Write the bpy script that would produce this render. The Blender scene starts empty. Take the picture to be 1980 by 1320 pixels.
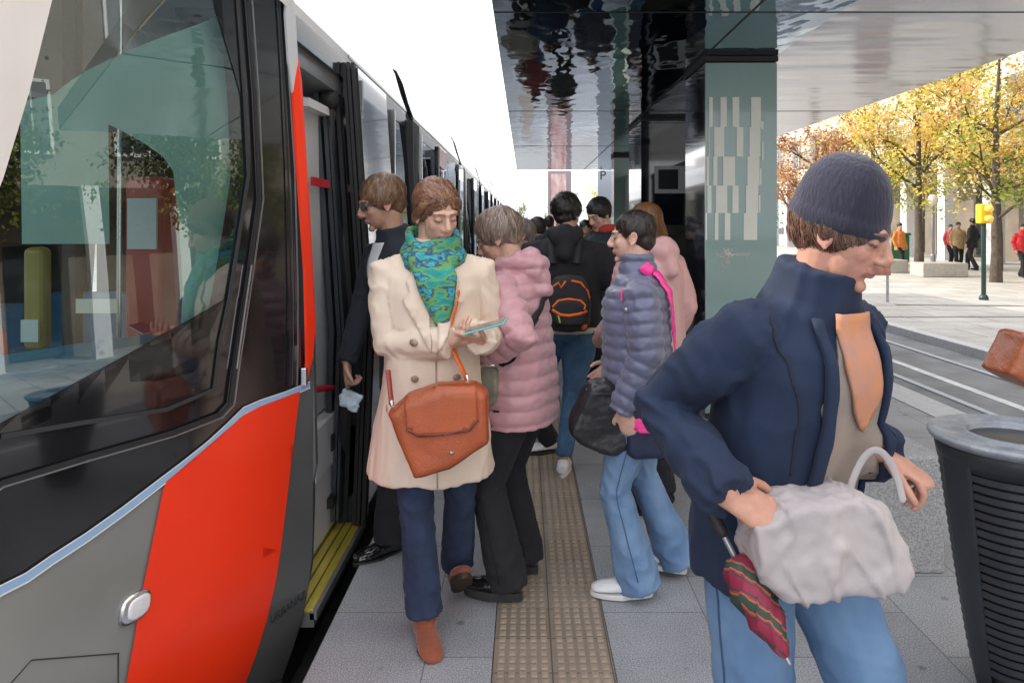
import bpy, bmesh, math, random, time
import numpy as np
from mathutils import Vector, Matrix, Euler, noise
from mathutils.bvhtree import BVHTree
random.seed(7)
R = math.radians
C = bpy.context.scene.collection
SC = bpy.context.scene
V = Vector
F = 1400.0; CH = 1.55
def P(px, py, Y):
    """a point of the place seen at pixel (px,py) of the 1980 px photograph, Y metres down the platform"""
    return V(((px-1015)/F*Y, Y, CH-(py-435)/F*Y))
# ------------------------------------------------------------------ materials
def nodes(m):
    m.use_nodes = True
    nt = m.node_tree; return nt, nt.nodes, nt.links
MC = {}
def mat(name, col, rough=0.6, metal=0.0, var=0.0, vscale=8.0, bump=0.0, bscale=60.0, coat=0.0, sheen=0.0, col2=None,
        stretch=(1, 1, 1), detail=6, spec=0.5, sss=0.0, bdist=0.01):
    if name in MC: return MC[name]
    m = bpy.data.materials.new(name); nt, n, l = nodes(m)
    b = n['Principled BSDF']
    b.inputs['Base Color'].default_value = (*col, 1); b.inputs['Roughness'].default_value = rough
    b.inputs['Metallic'].default_value = metal; b.inputs['Coat Weight'].default_value = coat
    b.inputs['Coat Roughness'].default_value = 0.05
    b.inputs['Sheen Weight'].default_value = sheen; b.inputs['Specular IOR Level'].default_value = spec
    if sss:
        b.inputs['Subsurface Weight'].default_value = sss; b.inputs['Subsurface Radius'].default_value = (0.012, 0.005, 0.003)
        b.inputs['Subsurface Scale'].default_value = 1.0
    tc = n.new('ShaderNodeTexCoord'); mp = n.new('ShaderNodeMapping'); mp.inputs['Scale'].default_value = stretch
    l.new(tc.outputs['Object'], mp.inputs['Vector'])
    if var or col2:
        t = n.new('ShaderNodeTexNoise'); t.inputs['Scale'].default_value = vscale; t.inputs['Detail'].default_value = detail
        l.new(mp.outputs[0], t.inputs['Vector'])
        r = n.new('ShaderNodeValToRGB'); r.color_ramp.elements[0].position = 0.32; r.color_ramp.elements[1].position = 0.68
        c2 = col2 or tuple(min(1, c*(1+var)) for c in col); c1 = col if col2 else tuple(c*(1-var) for c in col)
        r.color_ramp.elements[0].color = (*c1, 1); r.color_ramp.elements[1].color = (*c2, 1)
        l.new(t.outputs[0], r.inputs[0]); l.new(r.outputs[0], b.inputs['Base Color'])
    if bump:
        t2 = n.new('ShaderNodeTexNoise'); t2.inputs['Scale'].default_value = bscale; t2.inputs['Detail'].default_value = 5
        l.new(mp.outputs[0], t2.inputs['Vector'])
        bp = n.new('ShaderNodeBump'); bp.inputs['Strength'].default_value = bump; bp.inputs['Distance'].default_value = bdist
        l.new(t2.outputs[0], bp.inputs['Height']); l.new(bp.outputs[0], b.inputs['Normal'])
    MC[name] = m; return m
def attr_mat(name, rough=0.5, sss=0.0, bump=0.0, bscale=80, sheen=0, trans=0.0):
    if name in MC: return MC[name]
    m = bpy.data.materials.new(name); nt, n, l = nodes(m); b = n['Principled BSDF']
    a = n.new('ShaderNodeAttribute'); a.attribute_name = 'Col'
    l.new(a.outputs['Color'], b.inputs['Base Color']); b.inputs['Roughness'].default_value = rough
    b.inputs['Sheen Weight'].default_value = sheen
    if sss:
        b.inputs['Subsurface Weight'].default_value = sss; b.inputs['Subsurface Radius'].default_value = (0.012, 0.005, 0.003)
        b.inputs['Subsurface Scale'].default_value = 1.0
    if bump:
        t2 = n.new('ShaderNodeTexNoise'); t2.inputs['Scale'].default_value = bscale
        tc = n.new('ShaderNodeTexCoord'); l.new(tc.outputs['Object'], t2.inputs['Vector'])
        bp = n.new('ShaderNodeBump'); bp.inputs['Strength'].default_value = bump; bp.inputs['Distance'].default_value = 0.004
        l.new(t2.outputs[0], bp.inputs['Height']); l.new(bp.outputs[0], b.inputs['Normal'])
    if trans:
        tr = n.new('ShaderNodeBsdfTranslucent'); l.new(a.outputs['Color'], tr.inputs[0])
        mx = n.new('ShaderNodeMixShader'); mx.inputs[0].default_value = trans
        l.new(b.outputs[0], mx.inputs[1]); l.new(tr.outputs[0], mx.inputs[2])
        l.new(mx.outputs[0], n['Material Output'].inputs[0])
    MC[name] = m; return m
# ------------------------------------------------------------------ objects
WL = {}
def tag(o, label=None, cat=None, group=None, kind=None):
    if label: o['label'] = label
    if cat: o['category'] = cat
    if group: o['group'] = group
    if kind: o['kind'] = kind
    return o
def empty(name, loc, label=None, cat=None, group=None):
    o = bpy.data.objects.new(name, None); C.objects.link(o); o.location = loc; o.empty_display_size = 0.1
    WL[o] = V(loc); return tag(o, label, cat, group)
def obj(name, verts, faces, m, parent=None, origin=(0, 0, 0), smooth=False, mats=None, fm=None):
    """verts in world coordinates; stored relative to the parent's (or the own) origin"""
    off = WL[parent] if parent else V(origin)
    me = bpy.data.meshes.new(name)
    me.from_pydata([(v[0]-off[0], v[1]-off[1], v[2]-off[2]) for v in verts], [], [tuple(f) for f in faces])
    if mats:
        for q in mats: me.materials.append(q)
        me.polygons.foreach_set('material_index', fm)
    else: me.materials.append(m)
    if smooth: me.polygons.foreach_set('use_smooth', [True]*len(me.polygons))
    me.update()
    o = bpy.data.objects.new(name, me); C.objects.link(o)
    if parent: o.parent = parent; WL[o] = off
    else: o.location = off; WL[o] = off
    return o
def copy_tree(o, parent=None, kids=True):
    c = o.copy(); C.objects.link(c); c.parent = parent
    WL[c] = V(o.location)
    if kids:
        for ch in list(o.children): copy_tree(ch, c)
    return c
class S:
    """collects closed solids"""
    def __init__(s): s.v = []; s.f = []
    def add(s, vs, fs):
        b = len(s.v); s.v += [V(q) for q in vs]; s.f += [tuple(b+i for i in f) for f in fs]; return s
    def rings(s, rings, cap=True, closed=False):
        b = len(s.v); n = len(rings[0])
        for r in rings: s.v += [V(q) for q in r]
        m = len(rings)
        for i in range(m if closed else m-1):
            j = (i+1) % m
            for k in range(n):
                k2 = (k+1) % n
                s.f.append((b+i*n+k, b+i*n+k2, b+j*n+k2, b+j*n+k))
        if cap and not closed:
            s.f.append(tuple(b+k for k in range(n-1, -1, -1))); s.f.append(tuple(b+(m-1)*n+k for k in range(n)))
        return s
    def box(s, x0, x1, y0, y1, z0, z1, M=None):
        vs = [V((x, y, z)) for z in (z0, z1) for y in (y0, y1) for x in (x0, x1)]
        if M: vs = [M @ q for q in vs]
        return s.add(vs, [(0, 2, 3, 1), (4, 5, 7, 6), (0, 1, 5, 4), (2, 6, 7, 3), (0, 4, 6, 2), (1, 3, 7, 5)])
    def rbox(s, x0, x1, y0, y1, z0, z1, r=0.01, M=None, seg=3):
        """box with its vertical and horizontal edges rounded"""
        bm = bmesh.new(); bmesh.ops.create_cube(bm, size=1.0)
        for q in bm.verts: q.co = V(((x0+x1)/2+q.co.x*(x1-x0), (y0+y1)/2+q.co.y*(y1-y0), (z0+z1)/2+q.co.z*(z1-z0)))
        bmesh.ops.bevel(bm, geom=bm.edges[:], offset=r, segments=seg, affect='EDGES', profile=0.5)
        bm.verts.index_update()
        s.add([(M @ q.co) if M else q.co.copy() for q in bm.verts], [[q.index for q in f.verts] for f in bm.faces]); bm.free(); return s
    def ell(s, c, r, M=None, nu=16, nv=10):
        rr = []
        for i in range(1, nv):
            th = math.pi*i/nv
            rr.append([V((c[0]+r[0]*math.sin(th)*math.cos(2*math.pi*k/nu), c[1]+r[1]*math.sin(th)*math.sin(2*math.pi*k/nu), c[2]-r[2]*math.cos(th))) for k in range(nu)])
        if M: rr = [[M @ q for q in ring] for ring in rr]
        return s.rings(rr)
    def tube(s, pts, rad, n=10, M=None, flat=None, ends=True):
        """solid along a polyline; rad a number, a list, or a list of (ra, rb); flat = reference direction of ra"""
        pts = [V(p) for p in pts]
        if M: pts = [M @ p for p in pts]
        if not isinstance(rad, (list, tuple)): rad = [rad]*len(pts)
        rr = []; prev = None
        for i, p in enumerate(pts):
            a = pts[max(0, i-1)]; c = pts[min(len(pts)-1, i+1)]
            t = (c-a)
            t = t.normalized() if t.length > 1e-9 else V((0, 0, 1))
            ref = V(flat) if flat is not None else (prev if prev is not None else (V((1, 0, 0)) if abs(t.x) < 0.8 else V((0, 1, 0))))
            u = ref-t*ref.dot(t)
            if u.length < 1e-4: u = V((0, 1, 0))-t*t.y
            u.normalize(); w = t.cross(u); prev = u
            ra, rb = rad[i] if isinstance(rad[i], (list, tuple)) else (rad[i], rad[i])
            rr.append([p+u*ra*math.cos(2*math.pi*k/n)+w*rb*math.sin(2*math.pi*k/n) for k in range(n)])
            if ends and i in (0, len(pts)-1):
                sg = -1 if i == 0 else 1
                e = [[p+t*sg*h*max(ra, rb)*0.95+u*ra*q*math.cos(2*math.pi*k/n)+w*rb*q*math.sin(2*math.pi*k/n) for k in range(n)] for q, h in ((0.87, 0.5), (0.5, 0.87))]
                if i == 0: rr = [e[1], e[0]]+rr
                else: rr += e
        return s.rings(rr)
    def xf(s, M): s.v = [M @ q for q in s.v]; return s
    def out(s, name, m, parent=None, origin=(0, 0, 0), smooth=False, bevel=0):
        o = obj(name, s.v, s.f, m, parent, origin, smooth)
        if bevel:
            md = o.modifiers.new('b', 'BEVEL'); md.width = bevel; md.segments = 2; md.limit_method = 'ANGLE'
        return o
def remesh(s, voxel=0.01, smooth=4, fac=0.5):
    me = bpy.data.meshes.new('tmp'); me.from_pydata([tuple(q) for q in s.v], [], s.f)
    bm = bmesh.new(); bm.from_mesh(me); bmesh.ops.recalc_face_normals(bm, faces=bm.faces[:]); bm.to_mesh(me); bm.free()
    o = bpy.data.objects.new('tmp', me); C.objects.link(o)
    md = o.modifiers.new('r', 'REMESH'); md.mode = 'VOXEL'; md.voxel_size = voxel; md.adaptivity = 0
    if smooth: sm = o.modifiers.new('s', 'SMOOTH'); sm.factor = fac; sm.iterations = smooth
    dg = bpy.context.evaluated_depsgraph_get(); dg.update(); ev = o.evaluated_get(dg); em = ev.to_mesh()
    n = len(em.vertices); co = np.empty(n*3, np.float32); em.vertices.foreach_get('co', co)
    nr = np.empty(n*3, np.float32); em.vertices.foreach_get('normal', nr)
    fs = [tuple(p.vertices) for p in em.polygons]
    ev.to_mesh_clear(); bpy.data.objects.remove(o); bpy.data.meshes.remove(me)
    return co.reshape(-1, 3).astype(np.float64), nr.reshape(-1, 3).astype(np.float64), fs
def np_obj(name, co, fs, m, parent=None, origin=(0, 0, 0), cols=None, smooth=True):
    off = WL[parent] if parent else V(origin)
    me = bpy.data.meshes.new(name); me.from_pydata((co-np.array(off)[None, :]).tolist(), [], fs)
    me.materials.append(m)
    if smooth: me.polygons.foreach_set('use_smooth', [True]*len(me.polygons))
    if cols is not None:
        a = me.attributes.new('Col', 'FLOAT_COLOR', 'POINT')
        a.data.foreach_set('color', np.hstack([cols, np.ones((len(cols), 1))]).astype(np.float32).ravel())
    o = bpy.data.objects.new(name, me); C.objects.link(o)
    if parent: o.parent = parent
    else: o.location = off
    WL[o] = off; return o
# ================================================================== TRAM
GLASS = bpy.data.materials.new('tinted_glass'); nt, n, l = nodes(GLASS); n.remove(n['Principled BSDF'])
def mirror_glass(m, tint, refl, reflcol, rough=0.0, fac=None, bump=0.0):
    nt, n, l = nodes(m)
    if 'Principled BSDF' in n: n.remove(n['Principled BSDF'])
    t = n.new('ShaderNodeBsdfTransparent'); t.inputs[0].default_value = (*tint, 1)
    g = n.new('ShaderNodeBsdfGlossy'); g.inputs[0].default_value = (*reflcol, 1); g.inputs['Roughness'].default_value = rough
    fr = n.new('ShaderNodeFresnel'); fr.inputs[0].default_value = 1.5
    ma = n.new('ShaderNodeMath'); ma.operation = 'MULTIPLY_ADD'; ma.inputs[1].default_value = 1.0; ma.inputs[2].default_value = refl; ma.use_clamp = True
    l.new(fr.outputs[0], ma.inputs[0])
    mx = n.new('ShaderNodeMixShader'); l.new(ma.outputs[0], mx.inputs[0]); l.new(t.outputs[0], mx.inputs[1]); l.new(g.outputs[0], mx.inputs[2])
    if bump:
        tc = n.new('ShaderNodeTexCoord'); nz = n.new('ShaderNodeTexNoise'); nz.inputs['Scale'].default_value = 1.6; nz.inputs['Detail'].default_value = 1
        l.new(tc.outputs['Object'], nz.inputs['Vector'])
        bp = n.new('ShaderNodeBump'); bp.inputs['Strength'].default_value = bump; bp.inputs['Distance'].default_value = 0.02
        l.new(nz.outputs[0], bp.inputs['Height']); l.new(bp.outputs[0], g.inputs['Normal'])
    l.new(mx.outputs[0], n['Material Output'].inputs[0])
mirror_glass(GLASS, (0.78, 0.90, 0.90), 0.15, (0.85, 0.92, 0.92), 0.0, bump=0.12)
DGLASS = bpy.data.materials.new('dark_side_glass'); mirror_glass(DGLASS, (0.25, 0.3, 0.32), 0.03, (0.50, 0.56, 0.62), 0.03, bump=0.3)
M_sat = mat('satin_black_side', (0.016, 0.018, 0.022), 0.28, spec=0.25, bump=0.04, bscale=2)
M_grey = mat('tram_grey_paint', (0.24, 0.245, 0.235), 0.32, var=0.13, vscale=1.6, coat=0.5, bump=0.02, bscale=3)
M_dgrey = mat('tram_dark_grey_paint', (0.10, 0.105, 0.105), 0.3, var=0.08, vscale=3, coat=0.5)
M_red = mat('tram_red_paint', (0.95, 0.040, 0.006), 0.42, var=0.04, vscale=2.5, coat=0.12, bump=0.015, bscale=2)
M_black = mat('tram_gloss_black', (0.012, 0.012, 0.014), 0.1, coat=1.0, bump=0.03, bscale=2.2)
M_rubber = mat('black_rubber', (0.018, 0.018, 0.02), 0.55, bump=0.1, bscale=120)
M_blue = mat('light_blue_stripe_paint', (0.30, 0.47, 0.72), 0.3, var=0.04)
M_lip = mat('pale_stripe_edge', (0.72, 0.75, 0.78), 0.35)
M_white = mat('tram_white_paint', (0.80, 0.81, 0.82), 0.3, var=0.03, vscale=2, coat=0.3)
M_chrome = mat('brushed_chrome', (0.75, 0.76, 0.78), 0.22, 1.0, bump=0.05, bscale=90)
M_inner = mat('interior_grey', (0.52, 0.54, 0.56), 0.5, var=0.04)
M_dark = mat('interior_dark', (0.03, 0.032, 0.036), 0.6)
M_teal = mat('teal_blind_and_reflection', (0.34, 0.58, 0.58), 0.7, var=0.08, vscale=2)
M_dash = mat('blue_dashboard', (0.04, 0.20, 0.36), 0.45, var=0.35, vscale=3)
M_metal = mat('galvanised_metal', (0.35, 0.36, 0.38), 0.4, 0.8, var=0.1)

def g_(y):
    d = max(0.0, 2.87-y); return -0.84-0.35*d-0.05*d*d
def gp(y):
    d = max(0.0, 2.87-y); return (0.35+0.1*d) if d > 0 else 0.0
def lean(z):
    z = max(-0.4, min(z, 3.0)); return -(max(0, z-1.0))*0.065-(max(0, 0.35-z))**2*0.35-(max(0, z-2.42))**2*0.9
def T(u, v, off=0.0):
    a = gp(u); nn = V((1, -a, 0)).normalized()
    return V((g_(u)+lean(v), u, v))+nn*off
def onsurf(px, py):
    a = (px-1015)/F; b = (py-435)/F; lo = hi = 0.8
    while g_(hi)+lean(CH-b*hi)-a*hi < 0 and hi < 60: lo = hi; hi += 0.02
    for _ in range(30):
        y = (lo+hi)/2
        if g_(y)+lean(CH-b*y)-a*y > 0: hi = y
        else: lo = y
    return (lo, CH-b*lo)
def uv(q): return (q[1], q[2]) if q[0] == 's' else onsurf(*q)
def panel(name, poly, m, parent, off=0.0, step=0.07, mapf=None, thick=0.0, raw=False):
    pts = poly if raw else [uv(q) for q in poly]
    bm = bmesh.new(); vs = [bm.verts.new((a, b, 0)) for a, b in pts]; bm.faces.new(vs)
    bmesh.ops.triangulate(bm, faces=bm.faces[:], ngon_method='EAR_CLIP')
    us = [p[0] for p in pts]; zs = [p[1] for p in pts]
    for k in range(int(min(us)/step), int(max(us)/step)+2):
        bmesh.ops.bisect_plane(bm, geom=bm.verts[:]+bm.edges[:]+bm.faces[:], plane_co=(k*step, 0, 0), plane_no=(1, 0, 0), dist=1e-5)
    for k in range(int(min(zs)/0.12)-1, int(max(zs)/0.12)+2):
        bmesh.ops.bisect_plane(bm, geom=bm.verts[:]+bm.edges[:]+bm.faces[:], plane_co=(0, k*0.12, 0), plane_no=(0, 1, 0), dist=1e-5)
    mf = mapf or T
    for q in bm.verts: q.co = mf(q.co.x, q.co.y, off)
    if thick:
        bmesh.ops.recalc_face_normals(bm, faces=bm.faces[:])
        r = bmesh.ops.solidify(bm, geom=bm.faces[:], thickness=thick)
    if not thick:
        for f in bm.faces:
            f.normal_update()
            if f.normal.x < 0: f.normal_flip()
    bm.verts.index_update()
    o = obj(name, [q.co for q in bm.verts], [[q.index for q in f.verts] for f in bm.faces], m, parent, smooth=(not thick)); bm.free()
    if not thick and not mapf:
        nl = []
        for v in o.data.vertices:
            y = v.co.y+WL[parent].y; z = v.co.z+WL[parent].z
            nl.append(V((1, -gp(y), -(lean(z+.04)-lean(z-.04))/.08)).normalized())
        o.data.normals_split_custom_set_from_vertices(nl)
    return o
def ribbon(path, width, lift):
    """outline of a band along a path of (u,v)"""
    a, b = [], []
    for i, p in enumerate(path):
        q0 = V(path[max(0, i-1)]); q1 = V(path[min(len(path)-1, i+1)]); t = (q1-q0).normalized(); nn = V((-t.y, t.x))
        a.append(tuple(V(p)+nn*width/2+nn*lift)); b.append(tuple(V(p)-nn*width/2+nn*lift))
    return a+b[::-1]
TX = -2.1   # tram centre line
tram = empty('tram', (TX, 4, 0), 'long red, grey and black tram standing at the platform with its front door open', 'tram')
curve = [(0, 1142), (50, 1117), (100, 1082), (165, 1040), (235, 990), (300, 940), (350, 902), (400, 862), (440, 825), (470, 795), (500, 782), (550, 765), (597, 745)]
cuv = [uv(q) for q in curve]
pre = [('s', 1.02, 0.62), ('s', 1.3, 0.585), ('s', 1.55, 0.59)]
bottom = [('s', 2.87, -0.35), ('s', 2.4, -0.35), ('s', 1.9, -0.35), ('s', 1.02, -0.35)]
upto = lambda lst, a, b: lst[a:b]
cabc = [tuple(q) for q in pre]+curve
panel('lower_panel', cabc+bottom, M_grey, tram)
redl = [(318, 930), (312, 945), (295, 1030), (275, 1125), (260, 1210), (240, 1320), (215, 1450)]
redr = [(410, 1450), (440, 1320), (465, 1200), (490, 1090), (520, 970), (560, 835), (577, 756)]
panel('red_panel', redl+redr+[(550, 768), (500, 785), (470, 800), (440, 829), (400, 866), (350, 906)], M_red, tram, 0.0075)
panel('dark_panel', redr+[('s', 2.866, 1.02), ('s', 2.866, -0.34), ('s', 2.35, -0.34)], M_dgrey, tram, 0.0025)
def stripe(name, w, lift, m, off):
    pts = [uv(q) for q in pre]+cuv
    return panel(name, ribbon(pts, w, lift), m, tram, off, raw=True)
stripe('stripe', 0.020, 0.004, M_blue, 0.006); stripe('stripe_edge', 0.005, -0.0085, M_lip, 0.007); stripe('stripe_edge', 0.004, 0.016, M_lip, 0.007)
glassb = [('s', 1.10, 0.80), ('s', 1.4, 0.845), (0, 842), (160, 815), (320, 790), (410, 752)]
glassr = [(410, 750), (422, 660), (440, 575), (460, 450), (477, 340), (470, 200), (457, 25), (452, -60)]
panel('black_band', [('s', 1.02, 0.62), ('s', 1.3, 0.585), ('s', 1.55, 0.59)]+curve+[(566, 560)]+[(470, 560), (441, 575), (422, 660), (411, 752), (320, 790), (160, 815), (0, 842), ('s', 1.4, 0.845), ('s', 1.02, 0.80)], M_black, tram, 0.0)
panel('black_pillar', [(440, 575), (460, 450), (477, 340), (470, 200), (457, 25), (452, -60), ('s', 2.45, 2.42), ('s', 2.855, 2.42), (548, 90), (574, 560), (575, 590), (470, 575)], M_black, tram, 0.001)
# window frame and raised lines
def line(path, w, m, off, name='trim_line', thick=0.004):
    return panel(name, ribbon([uv(q) for q in path], w, 0), m, tram, off, raw=True, thick=thick)
line([(468, -60), (473, 0), (487, 180), (497, 385), (478, 520), (448, 720), (440, 778), (420, 800), (330, 835), (165, 882), (0, 932), ('s', 1.4, 0.745), ('s', 1.05, 0.70)], 0.014, M_rubber, 0.010)
line([(476, -60), (481, 0), (494, 180), (503, 385), (484, 520), (454, 722), (446, 782), (424, 806), (330, 842), (165, 889), (0, 939), ('s', 1.4, 0.735), ('s', 1.05, 0.69)], 0.004, M_metal, 0.013)
line([(452, -60), (458, 25), (471, 200), (478, 340), (461, 450), (441, 575), (423, 660), (411, 752), (320, 791), (160, 816), (0, 843)], 0.012, M_dark, 0.004)
line([(530, -40), (543, 120), (553, 330), (558, 560), (556, 748)], 0.006, M_rubber, 0.008)
line([(540, -40), (552, 120), (566, 330), (572, 560), (570, 745)], 0.004, M_metal, 0.008)
line([(478, 512), (462, 620), (449, 712)], 0.004, M_chrome, 0.018)
# red upright beside the door, grey above
panel('red_strip', [(568, 118), (574, 160), (590, 420), (601, 640), (597, 690), (586, 730), (582, 520), (566, 300), (559, 180)], M_red, tram, 0.009, thick=0.012)
panel('grey_strip', [(541, -60), (558, -20), (568, 118), (559, 180), (551, 120), (545, 30)], M_inner, tram, 0.008, thick=0.01)
# door jamb
s = S()
for z0, z1 in ((-0.3, 0.6), (0.6, 1.2), (1.2, 1.8), (1.8, 2.42)):
    a0, a1 = T(2.868, z0), T(2.868, z1)
    s.rings([[V((p.x-0.0, 2.868, p.z)), V((p.x+0.012, 2.868, p.z)), V((p.x+0.012, 2.90, p.z)), V((p.x-0.0, 2.90, p.z))] for p in (a0, a1)])
s.out('door_jamb', M_dgrey, tram)
s = S().rings([[T(2.87, z)+V((-0.30, 0.0, 0)), T(2.87, z)+V((0.0, 0.0, 0)), T(2.87, z)+V((0.0, 0.03, 0)), T(2.87, z)+V((-0.30, 0.03, 0))] for z in np.linspace(-0.3, 2.42, 12)])
s.out('door_pocket', M_dark, tram)
s = S(); 
for (z, r) in ((1.03, 0), (0.98, 0)): pass
q = T(2.80, 1.0, 0.012); s.rbox(q.x-0.01, q.x+0.012, q.y-0.012, q.y+0.012, 0.93, 1.0, 0.004); s.out('lock_plate', M_chrome, tram)
line([(20, 1320), (60, 1275), (230, 1262)], 0.003, M_dark, 0.0025, thick=0.001)
line([(228, 1262), (222, 1400)], 0.003, M_dark, 0.0025, thick=0.001)
line([(520, 1320), (560, 1290), (592, 1230)], 0.003, M_dark, 0.004, thick=0.001)
# side lamp
q = onsurf(259, 1172); c = T(q[0], q[1], 0.0); ang = math.atan(gp(q[0]))
Mx = Matrix.Translation(c) @ Matrix.Rotation(-ang if False else math.atan2(1, 1/gp(q[0])) if False else 0, 4, 'Z')
tn = V((gp(q[0]), 1, 0)).normalized(); nn = V((1, -gp(q[0]), 0)).normalized()
Mx = Matrix(((tn.x, nn.x, 0, c.x), (tn.y, nn.y, 0, c.y), (0, 0, 1, c.z), (0, 0, 0, 1)))
def pill(hw, hh, y0, y1, Mx, tilt=0.0, n=24, e=3.0):
    rr = []
    for y, k in ((y0, 1), (y0+(y1-y0)*0.6, 1), (y0+(y1-y0)*0.9, 0.93), (y1, 0.8)):
        ring = []
        for i in range(n):
            t = 2*math.pi*i/n; cx = abs(math.cos(t))**(2/e)*math.copysign(1, math.cos(t)); cz = abs(math.sin(t))**(2/e)*math.copysign(1, math.sin(t))
            ring.append(Mx @ V((hw*k*cx+tilt*hh*k*cz, y, hh*k*cz)))
        rr.append(ring)
    return S().rings(rr)
lp = pill(0.050, 0.042, -0.005, 0.014, Mx, 0.15).out('side_lamp', M_chrome, tram, smooth=True)
pill(0.036, 0.030, 0.010, 0.020, Mx @ Matrix.Translation((0.006, 0, 0)), 0.15).out('lamp_lens', mat('clear_lens', (0.72, 0.72, 0.74), 0.08, coat=1, bump=0.3, bscale=40), lp, smooth=True)
# faint builder's lettering near the door
def text(name, body, size, m, parent, M, ext=0.001, align='CENTER'):
    cu = bpy.data.curves.new(name, 'FONT'); cu.body = body; cu.size = size; cu.extrude = ext; cu.align_x = align; cu.align_y = 'CENTER'
    o = bpy.data.objects.new('tmp', cu); C.objects.link(o)
    dg = bpy.context.evaluated_depsgraph_get(); ev = o.evaluated_get(dg); me = bpy.data.meshes.new_from_object(ev)
    bpy.data.objects.remove(o)
    vs = [M @ q.co for q in me.vertices]; fs = [tuple(p.vertices) for p in me.polygons]
    return obj(name, vs, fs, m, parent)
def frame3(o, x, z):
    x = V(x).normalized(); z = V(z).normalized(); y = z.cross(x)
    return Matrix(((x.x, y.x, z.x, o[0]), (x.y, y.y, z.y, o[1]), (x.z, y.z, z.z, o[2]), (0, 0, 0, 1)))
qq = onsurf(556, 1172)
text('lettering', 'URBANAZ', 0.045, M_dark, tram, frame3(T(qq[0], qq[1], 0.004), (gp(qq[0]), 1, 0), (1, -gp(qq[0]), 0)))
# ---- windscreen pillar, nose and far side
def Tm(u, v, off=0.0):
    p = T(u, v, off); return V((2*TX-p.x, p.y, p.z))
Wh = mat('nose_pale_paint', (0.72, 0.68, 0.66), 0.35, var=0.08, vscale=6, stretch=(1, 1, 0.3), coat=0.3)
panel('front_pillar', [(100, -20), (95, 0), (50, 180), (0, 345), (-120, 650), (-330, 1050), ('s', 1.06, 0.85), ('s', 1.02, 0.85), ('s', 1.02, 2.42), ('s', 2.0, 2.42)], Wh, tram, 0.004, thick=0.01)
zs = [-0.35, -0.1, 0.15, 0.35, 0.62, 0.85, 1.2, 1.6, 2.0, 2.42]
def nose(z):
    a, b = T(1.02, z), Tm(1.02, z); k = max(0, z-0.85)*0.22+max(0, 0.3-z)*0.2
    return [V((a.x+(b.x-a.x)*t, 1.02-0.42*(math.sin(math.pi*t)**0.6)+k*math.sin(math.pi*t)**0.6, z)) for t in np.linspace(0, 1, 13)]
def strip_rows(rows, closed=False):
    s = S(); n_ = len(rows[0]); b = 0
    for r in rows: s.v += [V(p) for p in r]
    for i in range(len(rows)-1):
        for k in range(n_-1): s.f.append((i*n_+k, i*n_+k+1, (i+1)*n_+k+1, (i+1)*n_+k))
    return s
strip_rows([nose(z) for z in zs[:6]]).out('nose_panel', M_grey, tram, smooth=True)
strip_rows([nose(z) for z in zs[5:]]).out('windscreen', GLASS, tram, smooth=True)
us = [1.02, 1.3, 1.6, 1.9, 2.2, 2.5, 2.87]
strip_rows([[Tm(u, z) for u in us] for z in zs[:6]]).out('far_side_panel', M_grey, tram, smooth=True)
strip_rows([[Tm(u, z) for u in us] for z in zs[5:]]).out('far_side_glass', GLASS, tram, smooth=True)
panel('side_window', [('s', 1.10, 0.80), ('s', 1.4, 0.845), (0, 842), (160, 815), (320, 790), (410, 752), (422, 660), (440, 575), (460, 450), (477, 340), (470, 200), (457, 25), (452, -60), ('s', 2.40, 2.42), ('s', 1.06, 2.42), ('s', 1.06, 0.8)], GLASS, tram, -0.002)
# cab roof and header
rows = []
for u in [1.02, 1.4, 1.9, 2.4, 2.87]:
    a, b = T(u, 2.42), Tm(u, 2.42)
    rows.append([a, a+V((-0.06, 0.02, 0.12)), a+V((-0.3, 0.1, 0.28)), V((TX, u+0.15, 2.78)), b+V((0.3, 0.1, 0.28)), b+V((0.06, 0.02, 0.12)), b])
strip_rows(rows).out('cab_roof', M_white, tram, smooth=True)
# ---- the straight cars
DOORY0, DOORY1 = 2.90, 3.78
secs = [(3.78, 5.62), (5.98, 10.15), (10.5, 14.65), (15.0, 19.1), (19.45, 23.6), (23.95, 28.0), (28.35, 33.0)]
def sideX(z): return -0.84+lean(z)
def wall_piece(y0, y1, z0, z1, off, name, m, mir=False, par=tram, th=0.0):
    n_ = max(2, int((z1-z0)/0.12)+1); rows = []
    for z in np.linspace(z0, z1, n_):
        x = sideX(z)+off
        if mir: x = 2*TX-x
        rows.append([V((x, y0, z)), V((x, y1, z))])
    return strip_rows(rows).out(name, m, par, smooth=True)
def roof(y0, y1, name, z0=2.40):
    prof = [(sideX(z0)+0.003, z0), (sideX(2.42)+0.01, 2.44), (-0.965, 2.56), (-1.01, 2.72), (-1.06, 2.82), (-1.14, 2.865), (-1.5, 2.90), (TX, 2.92)]
    prof = prof+[(2*TX-x, z) for x, z in prof[-2::-1]]
    s = strip_rows([[V((x, y, z)) for x, z in prof] for y in (y0, y1)])
    return s.out(name, M_white, tram, smooth=False)
roof(2.6, 5.62, 'roof')
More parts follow.
